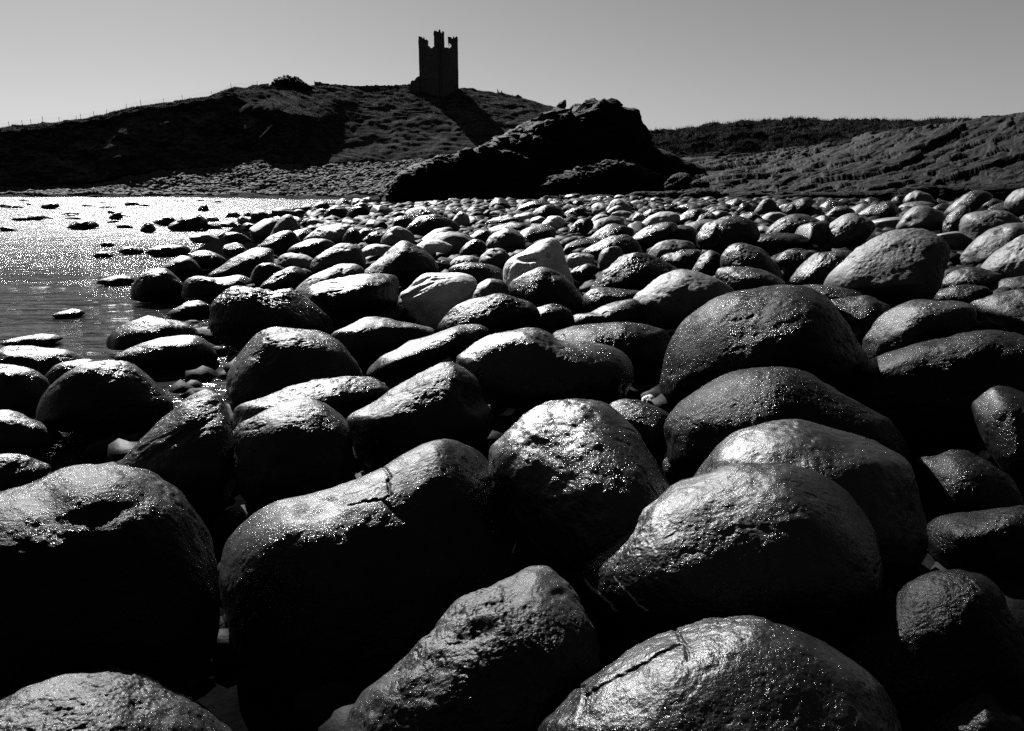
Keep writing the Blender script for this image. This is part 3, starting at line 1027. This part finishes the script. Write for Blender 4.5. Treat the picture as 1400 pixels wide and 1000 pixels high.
B('small boulder half hidden behind the glaring white-topped boulder', 'wet', '54,522 75,500 100,493 124,491 134,500 105,530 66,536')
B('pointed black boulder with thin bright edge at the left edge', 'wet', '-60,590 -30,568 0,565 23,567 49,574 71,585 87,594 80,604 57,618 29,625 -30,628')
B('small sparkling boulder at the left edge above the biggest left boulder', 'wet', '-40,640 -15,624 8,620 30,621 50,628 68,640 56,656 30,670 -20,678')
B('flat wet slab just awash between leaning boulder and glaring boulder', 'wet', '112,620 124,608 145,600 170,596 188,594 190,604 170,620 140,628 120,628', D=0.5)
B('leaning boulder with smooth pale upper face beside the inlet', 'damp',
  '150,645 171,620 200,591 223,569 246,549 263,539 280,535 297,540 310,553 319,573 325,603 326,640 312,690 270,710 215,690 172,668',
  nose=(300, 640), p=1.65, D=1.0, dents=[(245, 600, 45, 5, -32, 4), (265, 548, 16, 4, -5, 3)])
B('long pale boulder lying behind the dark domed one left of centre', 'damp', '313,565 318,557 345,548 390,533 435,522 468,516 495,515 522,518 541,526 538,540 470,575 380,595 322,592', nose=(440, 555), rough=1.6)
B('dark domed boulder with sloping right side left of centre', 'damp', '321,592 345,572 375,554 399,544 414,542 435,548 456,560 474,572 485,588 489,610 490,650 468,690 400,705 342,690 324,645', nose=(420, 625), p=2.1)
B('wedge-shaped boulder with flat lit top and broken end left of centre', 'damp',
  '473,572 495,557 534,533 570,512 594,500 612,494 625,495 642,508 654,526 664,550 676,565 674,595 640,625 580,645 520,645 490,628 478,598', nose=(600, 580), p=1.9, D=0.8, dents=[(645, 545, 14, 20, -25, 9)])
B('long dark log-like boulder tilted up to the right above the wedge', 'wet', '497,505 516,491 546,476 576,464 606,452 630,445 660,443 672,450 655,470 605,492 560,512 522,522 503,516', nose=(600, 478))
B('low pale-backed boulder between capped boulder and log-like boulder', 'damp', '452,458 480,444 504,433 528,433 558,440 585,446 600,452 585,466 545,480 500,492 462,478', nose=(540, 462))
B('flat upper slab stone resting behind the low pale-backed boulder', 'wet', '488,436 516,423 540,417 556,416 570,425 575,438 560,446 510,448')
B('broad black boulder with ribbed lit left edge above the capped boulder', 'wet', '408,404 435,390 468,380 504,375 534,375 546,382 548,400 545,416 520,434 470,444 435,430 412,414', nose=(490, 410))
B('layered grey boulder overlapping behind the broad black ribbed one', 'dry', '400,398 420,381 444,369 468,361 492,361 500,370 482,384 440,398 408,406')
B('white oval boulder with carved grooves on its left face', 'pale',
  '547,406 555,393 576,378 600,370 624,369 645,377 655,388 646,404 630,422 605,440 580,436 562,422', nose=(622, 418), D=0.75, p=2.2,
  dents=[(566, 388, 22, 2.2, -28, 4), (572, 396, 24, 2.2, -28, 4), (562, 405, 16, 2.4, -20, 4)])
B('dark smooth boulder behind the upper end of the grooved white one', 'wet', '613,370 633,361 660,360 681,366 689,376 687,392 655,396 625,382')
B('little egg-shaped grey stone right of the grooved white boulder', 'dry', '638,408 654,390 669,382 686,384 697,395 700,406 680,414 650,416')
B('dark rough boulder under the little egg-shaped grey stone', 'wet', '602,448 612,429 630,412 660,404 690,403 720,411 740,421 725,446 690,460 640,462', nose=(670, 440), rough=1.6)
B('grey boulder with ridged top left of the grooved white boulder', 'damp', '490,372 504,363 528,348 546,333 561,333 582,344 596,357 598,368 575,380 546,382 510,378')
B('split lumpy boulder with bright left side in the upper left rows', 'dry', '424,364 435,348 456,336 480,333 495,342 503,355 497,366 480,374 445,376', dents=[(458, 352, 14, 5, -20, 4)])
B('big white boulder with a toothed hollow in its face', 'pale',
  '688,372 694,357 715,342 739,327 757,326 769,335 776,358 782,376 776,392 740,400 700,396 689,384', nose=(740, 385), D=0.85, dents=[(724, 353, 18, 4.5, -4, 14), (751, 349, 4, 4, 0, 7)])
B('dark two-layered boulder in front of the white toothed boulder', 'wet', '696,392 712,378 730,369 748,369 769,376 787,390 797,408 793,424 760,430 725,424 703,408', nose=(755, 405))
B('small dark lower slab in front of the dark two-layered boulder', 'wet', '714,408 735,400 766,404 780,418 782,430 750,432 722,424')
B('dark boulder with knobbly bright crest right of the toothed white one', 'wet', '802,392 817,375 832,362 856,348 880,343 901,350 922,362 932,370 915,390 880,402 835,404 808,400', nose=(865, 380), rough=1.8)
B('dark stone with lit left end below the knobbly-crested boulder', 'wet', '795,410 808,396 832,394 856,396 878,399 868,412 830,424 803,424')
B('small round pale dome in the middle rows, finely pitted', 'dry', '660,338 667,324 685,315 700,313 715,322 720,332 706,342 680,345')
B('pale stone directly in front of the small round pale dome', 'dry', '652,358 667,342 688,341 698,352 690,364 668,368')
B('long grey boulder with raised right end right of the white boulder', 'damp', '792,345 808,336 832,324 856,321 871,329 877,343 850,354 815,356')
B('small bright upright stone leaning below the long grey boulder', 'dry', '817,364 820,348 832,338 847,339 852,352 842,368 826,370', nose=(840, 358))
B('grey smooth dome boulder in the upper right centre rows', 'damp', '890,332 901,319 919,310 937,308 952,314 960,326 945,338 905,338')
B('pale flattish boulder in front of the grey smooth dome', 'dry', '884,348 895,333 916,328 940,329 953,339 945,352 910,358 890,356')
B('long grey boulder leaning against the grey smooth dome', 'damp', '862,326 880,313 901,305 922,304 930,312 905,325 878,340 866,336')
B('flat dark stone under the pale flattish boulder', 'wet', '903,353 928,343 952,341 960,350 942,368 912,366')
B('small wedge stone standing between flat dark stone and angular boulder', 'damp', '944,371 958,351 976,341 990,350 996,364 975,376 952,378')
B('angular grey boulder with faint ridge behind the largest dome', 'damp', '987,352 1000,336 1017,332 1040,340 1060,357 1074,378 1050,386 1010,378 990,366', nose=(1030, 362), p=2.0)
B('smooth dark grey boulder peeping over the left of the largest dome', 'damp', '975,372 985,366 1004,364 1034,368 1064,380 1080,392 1050,402 1000,402 978,392')
B('big leaning flat-faced boulder standing tall among the right rows', 'dry',
  '1118,389 1127,375 1148,357 1175,336 1202,320 1235,312 1265,314 1289,326 1298,343 1296,366 1286,390 1271,408 1244,420 1190,410 1150,402 1125,396', nose=(1275, 385), p=1.5, D=0.8, ext=1.12)
B('wrinkled grey boulder at the lower left of the leaning flat-faced one', 'damp', '1080,380 1094,363 1115,348 1142,343 1164,345 1150,365 1126,382 1105,391 1086,390', rough=1.7)
B('rough squat boulder left of the wrinkled grey boulder', 'damp', '1058,354 1073,343 1097,341 1114,348 1100,368 1084,380 1068,366', rough=1.7)
B('cracked grey dome behind the left end of the leaning boulder', 'dry', '1117,327 1127,312 1145,297 1166,291 1184,296 1198,309 1180,326 1150,336 1122,336', cracks=[([(1178, 300), (1160, 325)], 1.2, 2)])
B('broad dark grey boulder left of the cracked grey dome', 'damp', '1045,318 1064,300 1085,293 1109,296 1128,307 1118,322 1085,328 1052,324')
B('long low dark boulder in front of the broad dark grey one', 'wet', '1012,332 1037,321 1070,318 1100,323 1108,332 1075,342 1025,342')
B('big rounded grey boulder with light chipped spot in upper right rows', 'damp', '950,326 958,316 970,303 1000,296 1027,302 1040,316 1030,332 1000,342 962,340', rough=1.5)
B('flat-topped pale block in front of the two stacked right stones', 'dry', '1222,308 1232,294 1250,282 1274,282 1290,294 1292,306 1278,320 1250,318 1230,316', nose=(1268, 304))
B('rounded cap stone on top of the right-hand stack', 'dry', '1234,276 1241,266 1256,261 1270,266 1276,276 1262,284 1244,284', dist=27.0, ext=1.0)
B('middle stone of the right-hand stack under the cap stone', 'dry', '1223,292 1235,279 1255,275 1276,278 1280,288 1262,296 1232,298', dist=26.0, ext=1.0)
B('narrow upright rough stone right of the pale block', 'damp', '1286,316 1292,297 1307,285 1321,280 1328,286 1316,304 1306,322 1292,322')
B('smooth rounded block with dark underside near the right edge', 'dry', '1310,314 1313,300 1328,291 1355,288 1379,289 1392,299 1397,306 1375,318 1345,332 1320,336 1311,328', nose=(1355, 312))
B('tilted grey slab boulder with ring mark at the right edge', 'dry', '1310,353 1325,333 1352,315 1379,306 1400,306 1432,318 1402,336 1360,352 1325,358', dents=[(1368, 316, 8, 3, -20, 2)])
B('large textured grey boulder cut by the right edge', 'dry', '1336,370 1352,351 1379,333 1400,323 1445,318 1450,372 1400,385 1360,382', rough=1.5)
B('rounded boulder at the right edge in the furthest row', 'dry', '1372,278 1382,265 1400,258 1432,262 1435,284 1400,292 1380,290')
B('small far stone left of the right edge furthest boulder', 'damp', '1339,280 1349,272 1364,273 1374,282 1362,292 1346,290')
B('dark arched boulder between far stone and the stacked stones', 'damp', '1290,290 1307,273 1328,262 1346,262 1357,270 1340,282 1320,294 1298,298')
B('dark wedge stone left of the right-hand stack', 'wet', '1170,293 1190,282 1211,275 1225,279 1230,290 1210,299 1182,300')
B('small rounded stone behind the cracked grey dome', 'damp', '1123,299 1136,286 1154,282 1168,289 1160,300 1138,304')
B('small pale stone in the furthest row left of the wedge stone', 'dry', '1094,292 1100,283 1115,281 1125,288 1116,297 1100,298')
B('long dark far stone lying against the black rock ledge', 'damp', '1061,291 1067,282 1085,276 1105,270 1114,276 1098,288 1080,296 1066,297')
B('upright pale far stone left of the long dark far stone', 'dry', '1031,290 1040,276 1052,272 1061,280 1060,292 1044,297')
B('round dark stone in the furthest row left of the upright pale one', 'wet', '1007,290 1012,281 1019,278 1029,283 1030,292 1018,296')

# right-hand front
B('smooth tapering boulder with lit left end right of the largest dome', 'damp', '1179,464 1190,450 1211,429 1232,417 1259,411 1295,413 1325,413 1339,422 1333,442 1310,455 1250,475 1212,490 1186,484', nose=(1270, 445))
B('black flat-topped block with bright ledge edge at the right', 'black', '1172,515 1178,501 1208,485 1250,471 1304,459 1355,453 1382,457 1400,463 1455,480 1465,540 1420,585 1330,605 1240,605 1190,575 1173,545', nose=(1310, 522), p=2.9, D=0.8, lump=0.03)
B('smooth upright rounded boulder cut by the right edge', 'wet', '1329,562 1337,545 1352,533 1373,529 1391,535 1420,560 1435,620 1420,675 1380,655 1350,612', nose=(1385, 600))
B('dark speckled boulder between the dome and tapering boulder', 'wet', '1132,416 1154,408 1184,405 1208,413 1219,421 1198,446 1182,462 1164,446')
B('flat dark slab hidden behind the crest of the largest dome', 'wet', '1075,396 1090,391 1130,389 1184,398 1216,411 1190,420 1130,418 1090,408', nose=(1150, 408))
B('grey boulder at the right edge above the black flat-topped block', 'damp', '1328,416 1352,402 1380,397 1400,396 1455,408 1452,460 1400,450 1350,436')
B('dark flat stone right of the leaning flat-faced boulder', 'damp', '1284,389 1298,372 1325,368 1358,372 1372,381 1345,394 1300,398')
B('low dark stone under the dark flat stone on the right', 'wet', '1273,408 1289,396 1325,391 1356,396 1345,410 1295,416')
B('dark low stone at the right edge beside the flat stones', 'damp', '1338,394 1370,382 1400,379 1440,382 1438,400 1380,404')
B('low black boulder with glints below the black flat-topped block', 'black', '1250,632 1280,620 1307,614 1334,620 1358,635 1388,660 1392,705 1300,715 1260,690')
B('tiny bright pebble caught beside the smooth upright right boulder', 'pale', '1338,624 1341,617 1349,616 1354,622 1350,629 1342,630')
B('smooth dark pointed boulder entering from the right edge', 'black', '1266,708 1302,704 1340,700 1400,690 1455,698 1460,795 1350,798 1285,770 1268,742', nose=(1330, 740))
B('large dark dome with glittering band in the bottom right', 'black', '1160,880 1188,856 1211,832 1234,802 1264,786 1287,779 1321,781 1351,791 1371,811 1380,835 1402,880 1412,950 1350,1005 1250,1005 1190,962 1160,915', nose=(1290, 865), p=1.9, D=0.6, facets=0, lump=0.015)
B('sharp-crested black stone with bright edge in bottom right corner', 'wet', '1252,992 1264,970 1283,947 1302,928 1321,914 1340,914 1359,931 1374,960 1405,1000 1385,1065 1300,1065 1255,1022', nose=(1345, 985), p=1.6, dist=1.42)
B('slim pale stone peeking out behind the saddle-shaped boulder', 'damp', '335,690 340,682 354,676 384,672 414,673 432,679 415,698 370,706 342,704')

# boulders standing in the water
B('rounded black boulder in the water, outermost of the left rows', 'wet', '178,408 183,391 194,374 209,367 229,369 243,377 252,388 250,404 215,414 188,412', ext=1.0, nose=(215, 392))
B('long dark boulder joined to the outermost black boulder', 'wet', '242,402 249,387 266,377 300,380 329,376 344,384 338,394 309,404 286,411 252,410', ext=1.0)
B('grey boulder behind the outermost black boulder in water', 'damp', '219,368 237,354 251,350 266,356 275,370 262,378 236,378', ext=1.0)
B('low bright boulder in the shallows behind the long smooth one', 'damp', '253,352 274,344 294,346 311,356 302,365 270,367', ext=1.0)
B('long smooth boulder sloping down into the shallows', 'wet', '285,376 309,360 331,346 351,339 369,340 378,350 372,362 343,377 314,384 294,384', ext=1.0)
B('rough dark boulder right of the long smooth sloping one', 'wet', '341,386 349,366 363,359 382,363 394,372 378,388 355,396', ext=1.1)
B('dark boulder with lit upper edge left of the broad ribbed one', 'wet', '355,392 378,375 399,364 416,368 421,380 404,396 376,402', ext=1.1)
B('speckled low boulder just awash below the outermost boulder', 'wet', '227,430 249,417 269,411 286,416 290,424 272,433 245,435', ext=1.0)
B('flat dark rock barely out of the water behind outermost boulder', 'wet', '199,345 217,337 246,335 261,341 252,349 215,351', ext=1.0, D=0.7)
for lab, s in (('small black rock alone in the glitter, left of the flat rock', '161,344 168,339 180,337 190,339 196,345 186,348 170,348'),
               ('small low rock in the glitter, nearest the calm water', '127,350 136,345 147,344 155,350 146,353 134,353'),
               ('tiny black rock in the glitter just beyond two others', '136,335 142,331 150,331 157,335 150,338 141,338'),
               ('dark rock awash by ripples right of the calm patch', '131,387 146,380 169,377 186,381 180,388 155,391'),
               ('dark rock just breaking the calm water near the left', '70,432 84,426 105,423 117,428 104,434 84,436'),
               ('wet rock with splash breaking over it at left edge', '0,470 20,462 50,457 78,458 86,464 60,472 20,475'),
               ('long black rock in the glitter with bright right end', '90,311 100,304 112,301 126,302 136,309 124,313 104,314'),
               ('rounded black rock in the far glitter with pointed top', '148,298 155,292 162,290 169,296 164,300 154,301'),
               ('small triangular rock standing in the far bright water', '270,288 276,281 282,280 286,287 280,290'),
               ('rock cluster lump in the far glitter toward the left', '54,283 64,278 76,277 82,282 72,286 60,286'),
               ('low reef rock in the far glitter at the left', '14,300 30,295 48,293 64,297 50,302 28,303'),
               ('black rock in glitter left of the shoreline boulders', '228,312 240,302 258,295 272,294 284,304 276,313 250,316'),
               ('dark boulder pair member at glitter edge, lower left', '192,316 198,306 206,305 214,314 206,319'),
               ('pale-topped rock on the glitter edge below pointed rock', '208,305 220,298 234,296 240,304 228,309')):
    B(lab, 'wet', s, ext=1.0, group='rocks in the water')

# upper middle rows
for lab, m, s in (
    ('small dark boulder in the top row near the water', 'wet', '423,286 435,277 447,277 452,285 440,291'),
    ('grey boulder in the top row beside small dark one', 'damp', '442,296 448,286 460,281 474,285 478,294 462,300'),
    ('dark round boulder in the top row below cobble beach', 'wet', '474,294 480,285 490,279 500,279 506,290 496,298 482,300'),
    ('pale boulder behind the dark round top-row boulder', 'dry', '488,280 496,272 506,270 510,276 502,282'),
    ('upright pale-faced boulder by the water in the upper rows', 'dry', '369,320 381,303 393,294 403,299 411,313 398,322 380,325'),
    ('broad flat-topped dark boulder behind the upright pale-faced one', 'wet', '347,342 369,324 393,315 406,323 409,333 385,346 358,348'),
    ('wide pale-backed boulder in the upper left rows', 'dry', '412,328 435,313 456,307 480,308 486,320 470,332 430,336'),
    ('upright dark block at the end of the pale-backed boulder', 'wet', '468,332 474,316 483,311 493,320 494,334 480,338'),
    ('sloping grey boulder in front of the wide pale-backed one', 'damp', '392,342 414,331 441,327 458,336 440,346 405,350'),
    ('small bright patchy boulder left of the split lumpy one', 'dry', '376,360 387,348 411,348 431,357 420,370 390,372'),
    ('grey dome boulder left in the upper middle rows', 'damp', '494,330 507,319 522,318 533,327 525,336 502,337'),
    ('bright smooth dome beside the grey dome in upper rows', 'dry', '521,326 537,311 552,312 567,324 564,335 540,340 524,336'),
    ('pale low boulder behind the ridged-top grey boulder', 'dry', '490,346 510,334 531,336 538,344 524,356 500,357'),
    ('pale oblong boulder in the central upper rows', 'dry', '570,332 585,320 603,312 619,313 613,325 592,333'),
    ('lumpy white boulder below the pale oblong boulder', 'pale', '569,338 588,328 609,331 618,338 602,350 580,348'),
    ('grey boulder with pointed top in the central upper rows', 'damp', '627,347 636,334 651,327 664,336 658,350 638,354'),
    ('dark boulder behind the pointed-top grey boulder', 'wet', '630,335 648,318 662,314 670,324 652,334'),
    ('bright flat stone left of the pale stone in the middle', 'dry', '612,364 624,352 646,350 662,358 640,368'),
    ('dark dome boulder below the left foot of the outcrop', 'wet', '554,314 570,298 591,293 615,299 629,312 600,322 566,322'),
    ('pale upright boulder right of the dark dome below outcrop', 'dry', '618,304 627,290 640,294 643,306 630,311'),
    ('dark dome boulder in the far row under the outcrop', 'wet', '727,295 739,282 760,281 771,289 769,298 745,303'),
    ('white jagged boulder under the far dark dome', 'pale', '739,310 751,297 767,295 773,305 758,315'),
    ('small white boulder left of the white jagged one', 'pale', '696,300 712,292 728,292 731,300 714,305'),
    ('long grey low boulder behind the small pale dome', 'damp', '662,317 685,307 715,305 731,313 712,320 678,322'),
    ('grey boulder between the far dark dome and rock ledge', 'damp', '769,294 784,285 799,284 801,293 785,299'),
    ('rounded far boulder standing against the rock ledge', 'dry', '828,289 835,277 847,272 860,278 864,288 848,294'),
    ('small tilted far boulder in front of rounded far one', 'dry', '826,294 836,284 848,280 850,288 838,297'),
    ('pale upright stone in the far rows below the ledge', 'dry', '862,302 871,291 881,293 880,304 869,308'),
    ('pale-backed long boulder in the far rows at right centre', 'dry', '873,308 886,297 904,291 923,291 930,301 905,311 880,315'),
    ('grey long boulder right of the pale-backed far one', 'damp', '918,303 934,292 955,285 966,290 956,302 932,310'),
    ('grey lump boulder in far rows above the chipped one', 'damp', '938,308 955,295 973,291 981,300 964,311'),
    ('flat pale stone in the furthest row right of centre', 'dry', '963,289 979,283 996,286 987,294 970,295'),
    ('dark rugged boulder above the long grey raised-end one', 'wet', '804,330 817,316 835,307 856,309 869,317 850,330 820,336'),
    ('grey stone right of the toothed white boulder', 'dry', '774,360 778,349 796,346 815,352 806,364 784,368'),
    ('dark slab stone below the grey stone right of white', 'wet', '780,372 796,362 812,362 819,370 800,382 784,380'),
    ('black boulder in the far rows left of rugged boulder', 'wet', '775,318 786,304 802,298 812,308 802,318 785,324'),
    ('small bright far boulder left of the rugged dark one', 'dry', '806,306 814,296 826,293 834,302 822,309'),
    ('grey far boulder under the right foot of outcrop', 'damp', '878,294 890,286 905,285 910,292 895,299'),
    ('dark boulder above the pale low central stone', 'wet', '575,312 590,306 604,305 610,314 595,320'),
    ('dark shadowy boulder left of the little white toothed one', 'wet', '640,330 655,316 672,318 670,332 652,340'),
):
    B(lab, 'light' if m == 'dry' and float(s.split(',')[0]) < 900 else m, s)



# ------------------------------------------------------------------ loose boulders between the ones above: small, far or half buried
def inside(poly, x, y):
    X, Y = poly[:, 0], poly[:, 1]
    X2, Y2 = np.roll(X, -1), np.roll(Y, -1)
    c = ((Y > y) != (Y2 > y)) & (x < (X2 - X) * (y - Y) / (Y2 - Y + 1e-12) + X)
    return bool(c.sum() % 2)


def lump_mesh(seed, nth=44, nr=26, flat=0.62):
    th = np.linspace(0, 2 * math.pi, nth, endpoint=False)
    V = [(0, 0, 1)]
    for j in range(1, nr):
        ph = math.pi * j / nr
        for t in th:
            V.append((math.sin(ph) * math.cos(t), math.sin(ph) * math.sin(t), math.cos(ph)))
    V.append((0, 0, -1))
    V = np.array(V)
    r = 1 + 0.16 * fbm(V * 1.1 + seed * 7.1, 2, seed) + 0.03 * fbm(V * 4.0 + seed, 3, seed)
    V = V * r[:, None] * np.array([1.0, 0.75, flat])
    for _ in range(9):
        n_ = np.array([random.uniform(-1, 1), random.uniform(-1, 1), random.uniform(-.3, 1)])
        n_ /= np.linalg.norm(n_)
        pr = V @ n_
        ov = np.maximum(pr - pr.max() * random.uniform(.68, .92), 0)
        V = V - n_ * (ov - ov / (1 + 14 * ov))[:, None] * 0.92
    V += 0.012 * np.stack([gnoise(V * 9 + seed, 1), gnoise(V * 9 + seed, 2), gnoise(V * 9 + seed, 3)], 1)
    F4 = [(1 + j * nth + i, 1 + (j + 1) * nth + i, 1 + (j + 1) * nth + (i + 1) % nth, 1 + j * nth + (i + 1) % nth) for j in range(nr - 2) for i in range(nth)]
    e = len(V) - 1
    F3 = [(0, 1 + i, 1 + (i + 1) % nth) for i in range(nth)] + [(e, 1 + (nr - 2) * nth + (i + 1) % nth, 1 + (nr - 2) * nth + i) for i in range(nth)]
    return V, F4, F3


protos = []
for k in range(12):
    V, F4, F3 = lump_mesh(k + 1, flat=random.uniform(0.5, 0.75))
    protos.append(mesh_from('loose_boulder', V, F4, F3, [M_WET, M_DAMP, M_DRY, M_LIGHT][k % 4]))
BB = [(q, q.min(0), q.max(0)) for q, dd in OUTLINES[9:]]
placed = []
tries = 0
while len(placed) < 120 and tries < 9000:
    tries += 1
    py = random.uniform(266, 350)
    px = random.uniform(280, 1420)
    d = ray(px, py)
    G = on_ground(px, py)
    if G[1] > 46 or G[0] < shore_x(G[1]) - 1.5:
        continue
    if px > 520 and px < 780 and G[1] > 38:
        continue
    r = random.uniform(0.30, 0.62)
    hpx = r * 0.9 * FPX / G[1]
    if any((px - a) ** 2 + (2.0 * (py - b)) ** 2 < (0.9 * (hpx + c)) ** 2 for a, b, c in placed):
        continue
    yq = py - hpx * 0.5
    if any(b0[0] < px < b1[0] and b0[1] < yq < b1[1] and inside(q, px, yq) for q, b0, b1 in BB):
        continue
    placed.append((px, py, hpx))
    if px < 470:
        lab, grp = 'small dark boulder at the far water edge among larger rounded ones', 'small boulders at the far water edge'
    elif px < 760:
        lab, grp = 'small boulder in the far rows below the left of the black outcrop', 'small boulders below the outcrop'
    elif px < 1040:
        lab, grp = 'small boulder in the far rows below the rock hump and ledge', 'small boulders below the hump'
    else:
        lab, grp = 'small boulder filling a gap between the large dry boulders at right', 'small boulders in the right rows'
    o = link('small_boulder', random.choice(protos), G + np.array([0, 0, r * 0.2]), None, lab, 'boulder', grp)
    o.scale = (r * random.uniform(.9, 1.3), r, r * random.uniform(.8, 1.1))
    o.rotation_euler = (random.uniform(-.25, .25), random.uniform(-.35, .15), random.uniform(0, 6.28))
made = 0
while made < 26:
    px, py = random.uniform(4, 330), random.choice([random.uniform(274, 285), random.gauss(303, 7), random.gauss(314, 6)])
    if py < 273 or py > 332 or px > 330 - (py - 275) * 2.2:
        continue
    made += 1
    G = on_level(px, py, 0.0)
    r = random.uniform(0.12, 0.42) * (G[1] / 40) ** 0.5
    o = link('water_rock', random.choice([protos[0], protos[4], protos[8]]), G + np.array([0, 0, r * random.uniform(-0.15, 0.1)]), None,
             'small black rock scattered in the far glittering water at left', 'rock', 'small rocks in the glitter')
    o.scale = (r * random.uniform(1.2, 2.6), r, r * random.uniform(.6, 1.0))
    o.rotation_euler = (random.uniform(-.25, .25), random.uniform(-.3, .3), random.uniform(-.5, .5))
print('loose boulders', len(placed), 'outlined', len(OUTLINES))

# ------------------------------------------------------------------ countless: cobbles of the bed and of the far beach, grass
def ico():
    t = (1 + 5 ** .5) / 2
    v = np.array([(-1, t, 0), (1, t, 0), (-1, -t, 0), (1, -t, 0), (0, -1, t), (0, 1, t), (0, -1, -t), (0, 1, -t), (t, 0, -1), (t, 0, 1), (-t, 0, -1), (-t, 0, 1)], float)
    f = [(0, 11, 5), (0, 5, 1), (0, 1, 7), (0, 7, 10), (0, 10, 11), (1, 5, 9), (5, 11, 4), (11, 10, 2), (10, 7, 6), (7, 1, 8), (3, 9, 4), (3, 4, 2), (3, 2, 6), (3, 6, 8), (3, 8, 9), (4, 9, 5), (2, 4, 11), (6, 2, 10), (8, 6, 7), (9, 8, 1)]
    v = list(v / np.linalg.norm(v[0]))
    mid = {}
    nf = []
    for a, b, c in f:
        q = []
        for i, j in ((a, b), (b, c), (c, a)):
            k = (min(i, j), max(i, j))
            if k not in mid:
                m = (v[i] + v[j])
                v.append(m / np.linalg.norm(m))
                mid[k] = len(v) - 1
            q.append(mid[k])
        nf += [(a, q[0], q[2]), (b, q[1], q[0]), (c, q[2], q[1]), tuple(q)]
    return np.array(v), np.array(nf)


IV, IF = ico()


def scatter(name, pts, radii, mat, flat=0.6):
    n = len(pts)
    m = len(IV)
    out = np.zeros((n, m, 3))
    for i in range(n):
        a = rng.uniform(0, 6.28)
        s = np.array([rng.uniform(.8, 1.35), rng.uniform(.7, 1.0), flat * rng.uniform(.8, 1.3)]) * radii[i]
        q = IV * (1 + 0.12 * rng.standard_normal(m))[:, None] * s
        tl = rng.uniform(-.5, .5)
        q = np.stack([q[:, 0] * math.cos(tl) + q[:, 2] * math.sin(tl), q[:, 1], -q[:, 0] * math.sin(tl) + q[:, 2] * math.cos(tl)], 1)
        q = np.stack([q[:, 0] * math.cos(a) - q[:, 1] * math.sin(a), q[:, 0] * math.sin(a) + q[:, 1] * math.cos(a), q[:, 2]], 1)
        out[i] = q + pts[i]
    F = (IF[None] + (np.arange(n) * m)[:, None, None]).reshape(-1, 3)
    return link(name, mesh_from(name, out.reshape(-1, 3), None, F, mat), kind='stuff')


# bed cobbles
P = []
R_ = []
while len(P) < 6000:
    y = rng.uniform(1.0, 37)
    x = rng.uniform(-9, 26) * (0.25 + y / 45)
    if x < shore_x(y) - 0.4:
        continue
    r = rng.uniform(0.04, 0.13) * (1 + y / 16)
    P.append((x, y, float(ground_z(x, y)) + r * 0.1))
    R_.append(r)
scatter('bed_cobbles', np.array(P), R_, M_SHINGLE)

# far cobble beach under the headland: rows 20..~85 of the headland sheet
def surf(Vg, u, t):
    i = min(int(u), Vg.shape[0] - 2)
    j = min(int(t), Vg.shape[1] - 2)
    return Vg[i, j] + (Vg[i + 1, j] - Vg[i, j]) * (u - i) + (Vg[i, j + 1] - Vg[i, j]) * (t - j)


P, R_ = [], []
step = 219 / 8.0
tries = 0
while len(P) < 9000 and tries < 100000:
    tries += 1
    u = rng.uniform(130, 465)
    t = rng.uniform(0.75 * step, 2.05 * step)
    q = surf(HV, u, t)
    if q[2] < -0.3:
        continue
    P.append(q)
    R_.append(rng.uniform(0.25, 0.75))
scatter('beach_cobbles', np.array(P), R_, M_COB)
# stones at the foot of the dunes
P, R_ = [], []
while len(P) < 110:
    u = rng.uniform(178, 250)
    t = rng.uniform(3.9, 4.1) * 259 / 5
    P.append(surf(SV, u, t))
    R_.append(rng.uniform(0.1, 0.32))
scatter('dune_foot_stones', np.array(P), R_, M_COB)


def blades(name, pts, h, w):
    n = len(pts)
    a = rng.uniform(0, 6.28, n)
    hh = h * rng.uniform(.5, 1.3, n)
    V = np.zeros((n, 3, 3))
    dxy = np.stack([np.cos(a) * w, np.sin(a) * w, np.zeros(n)], 1)
    V[:, 0] = pts + dxy
    V[:, 1] = pts - dxy
    V[:, 2] = pts + np.stack([rng.normal(0, .35, n) * hh, rng.normal(0, .35, n) * hh, hh], 1)
    V[:, :2, 2] -= 0.05
    F = np.arange(n * 3).reshape(n, 3)
    return link(name, mesh_from(name, V.reshape(-1, 3), None, F, M_GRASS, False), kind='stuff')


P = []
for _ in range(26000):
    u, t = rng.uniform(70, 340), rng.uniform(15, 92)
    P.append(surf(DV, u, t))
blades('dune_grass', np.array(P), 0.36, 0.03)
P = []
for _ in range(30000):
    u, t = rng.uniform(160, 555), rng.uniform(3.9 * step, 6.1 * step)
    P.append(surf(HV, u, t))
blades('hill_grass', np.array(P), 0.26, 0.05)


# unseen bank added behind the camera to block low sky light on boulder fronts
az = np.radians(np.linspace(62, 262, 150))
rr = np.concatenate([np.linspace(16, 60, 50), [80, 120]])
AZ, RR = np.meshgrid(az, rr, indexing='ij')
AZ, RR = AZ.ravel(), RR.ravel()
tp = np.clip((np.degrees(AZ) - 62) / 30, 0, 1) * np.clip((262 - np.degrees(AZ)) / 25, 0, 1)
BX, BY = RR * np.sin(AZ), RR * np.cos(AZ)
BZ = -0.3 + tp * 12.0 * (1 - np.exp(-((RR - 16) / 16.0) ** 2))
BZ += 0.5 * fbm(np.stack([BX / 5, BY / 5, BZ / 5], 1), 4, 91) * np.clip((RR - 16) / 8, 0, 1)
link('unseen_sky_blocker', mesh_from('unseen_sky_blocker', np.stack([BX, BY, BZ], 1), grid_faces(len(az), len(rr)), None, M_DUNE), kind='structure')
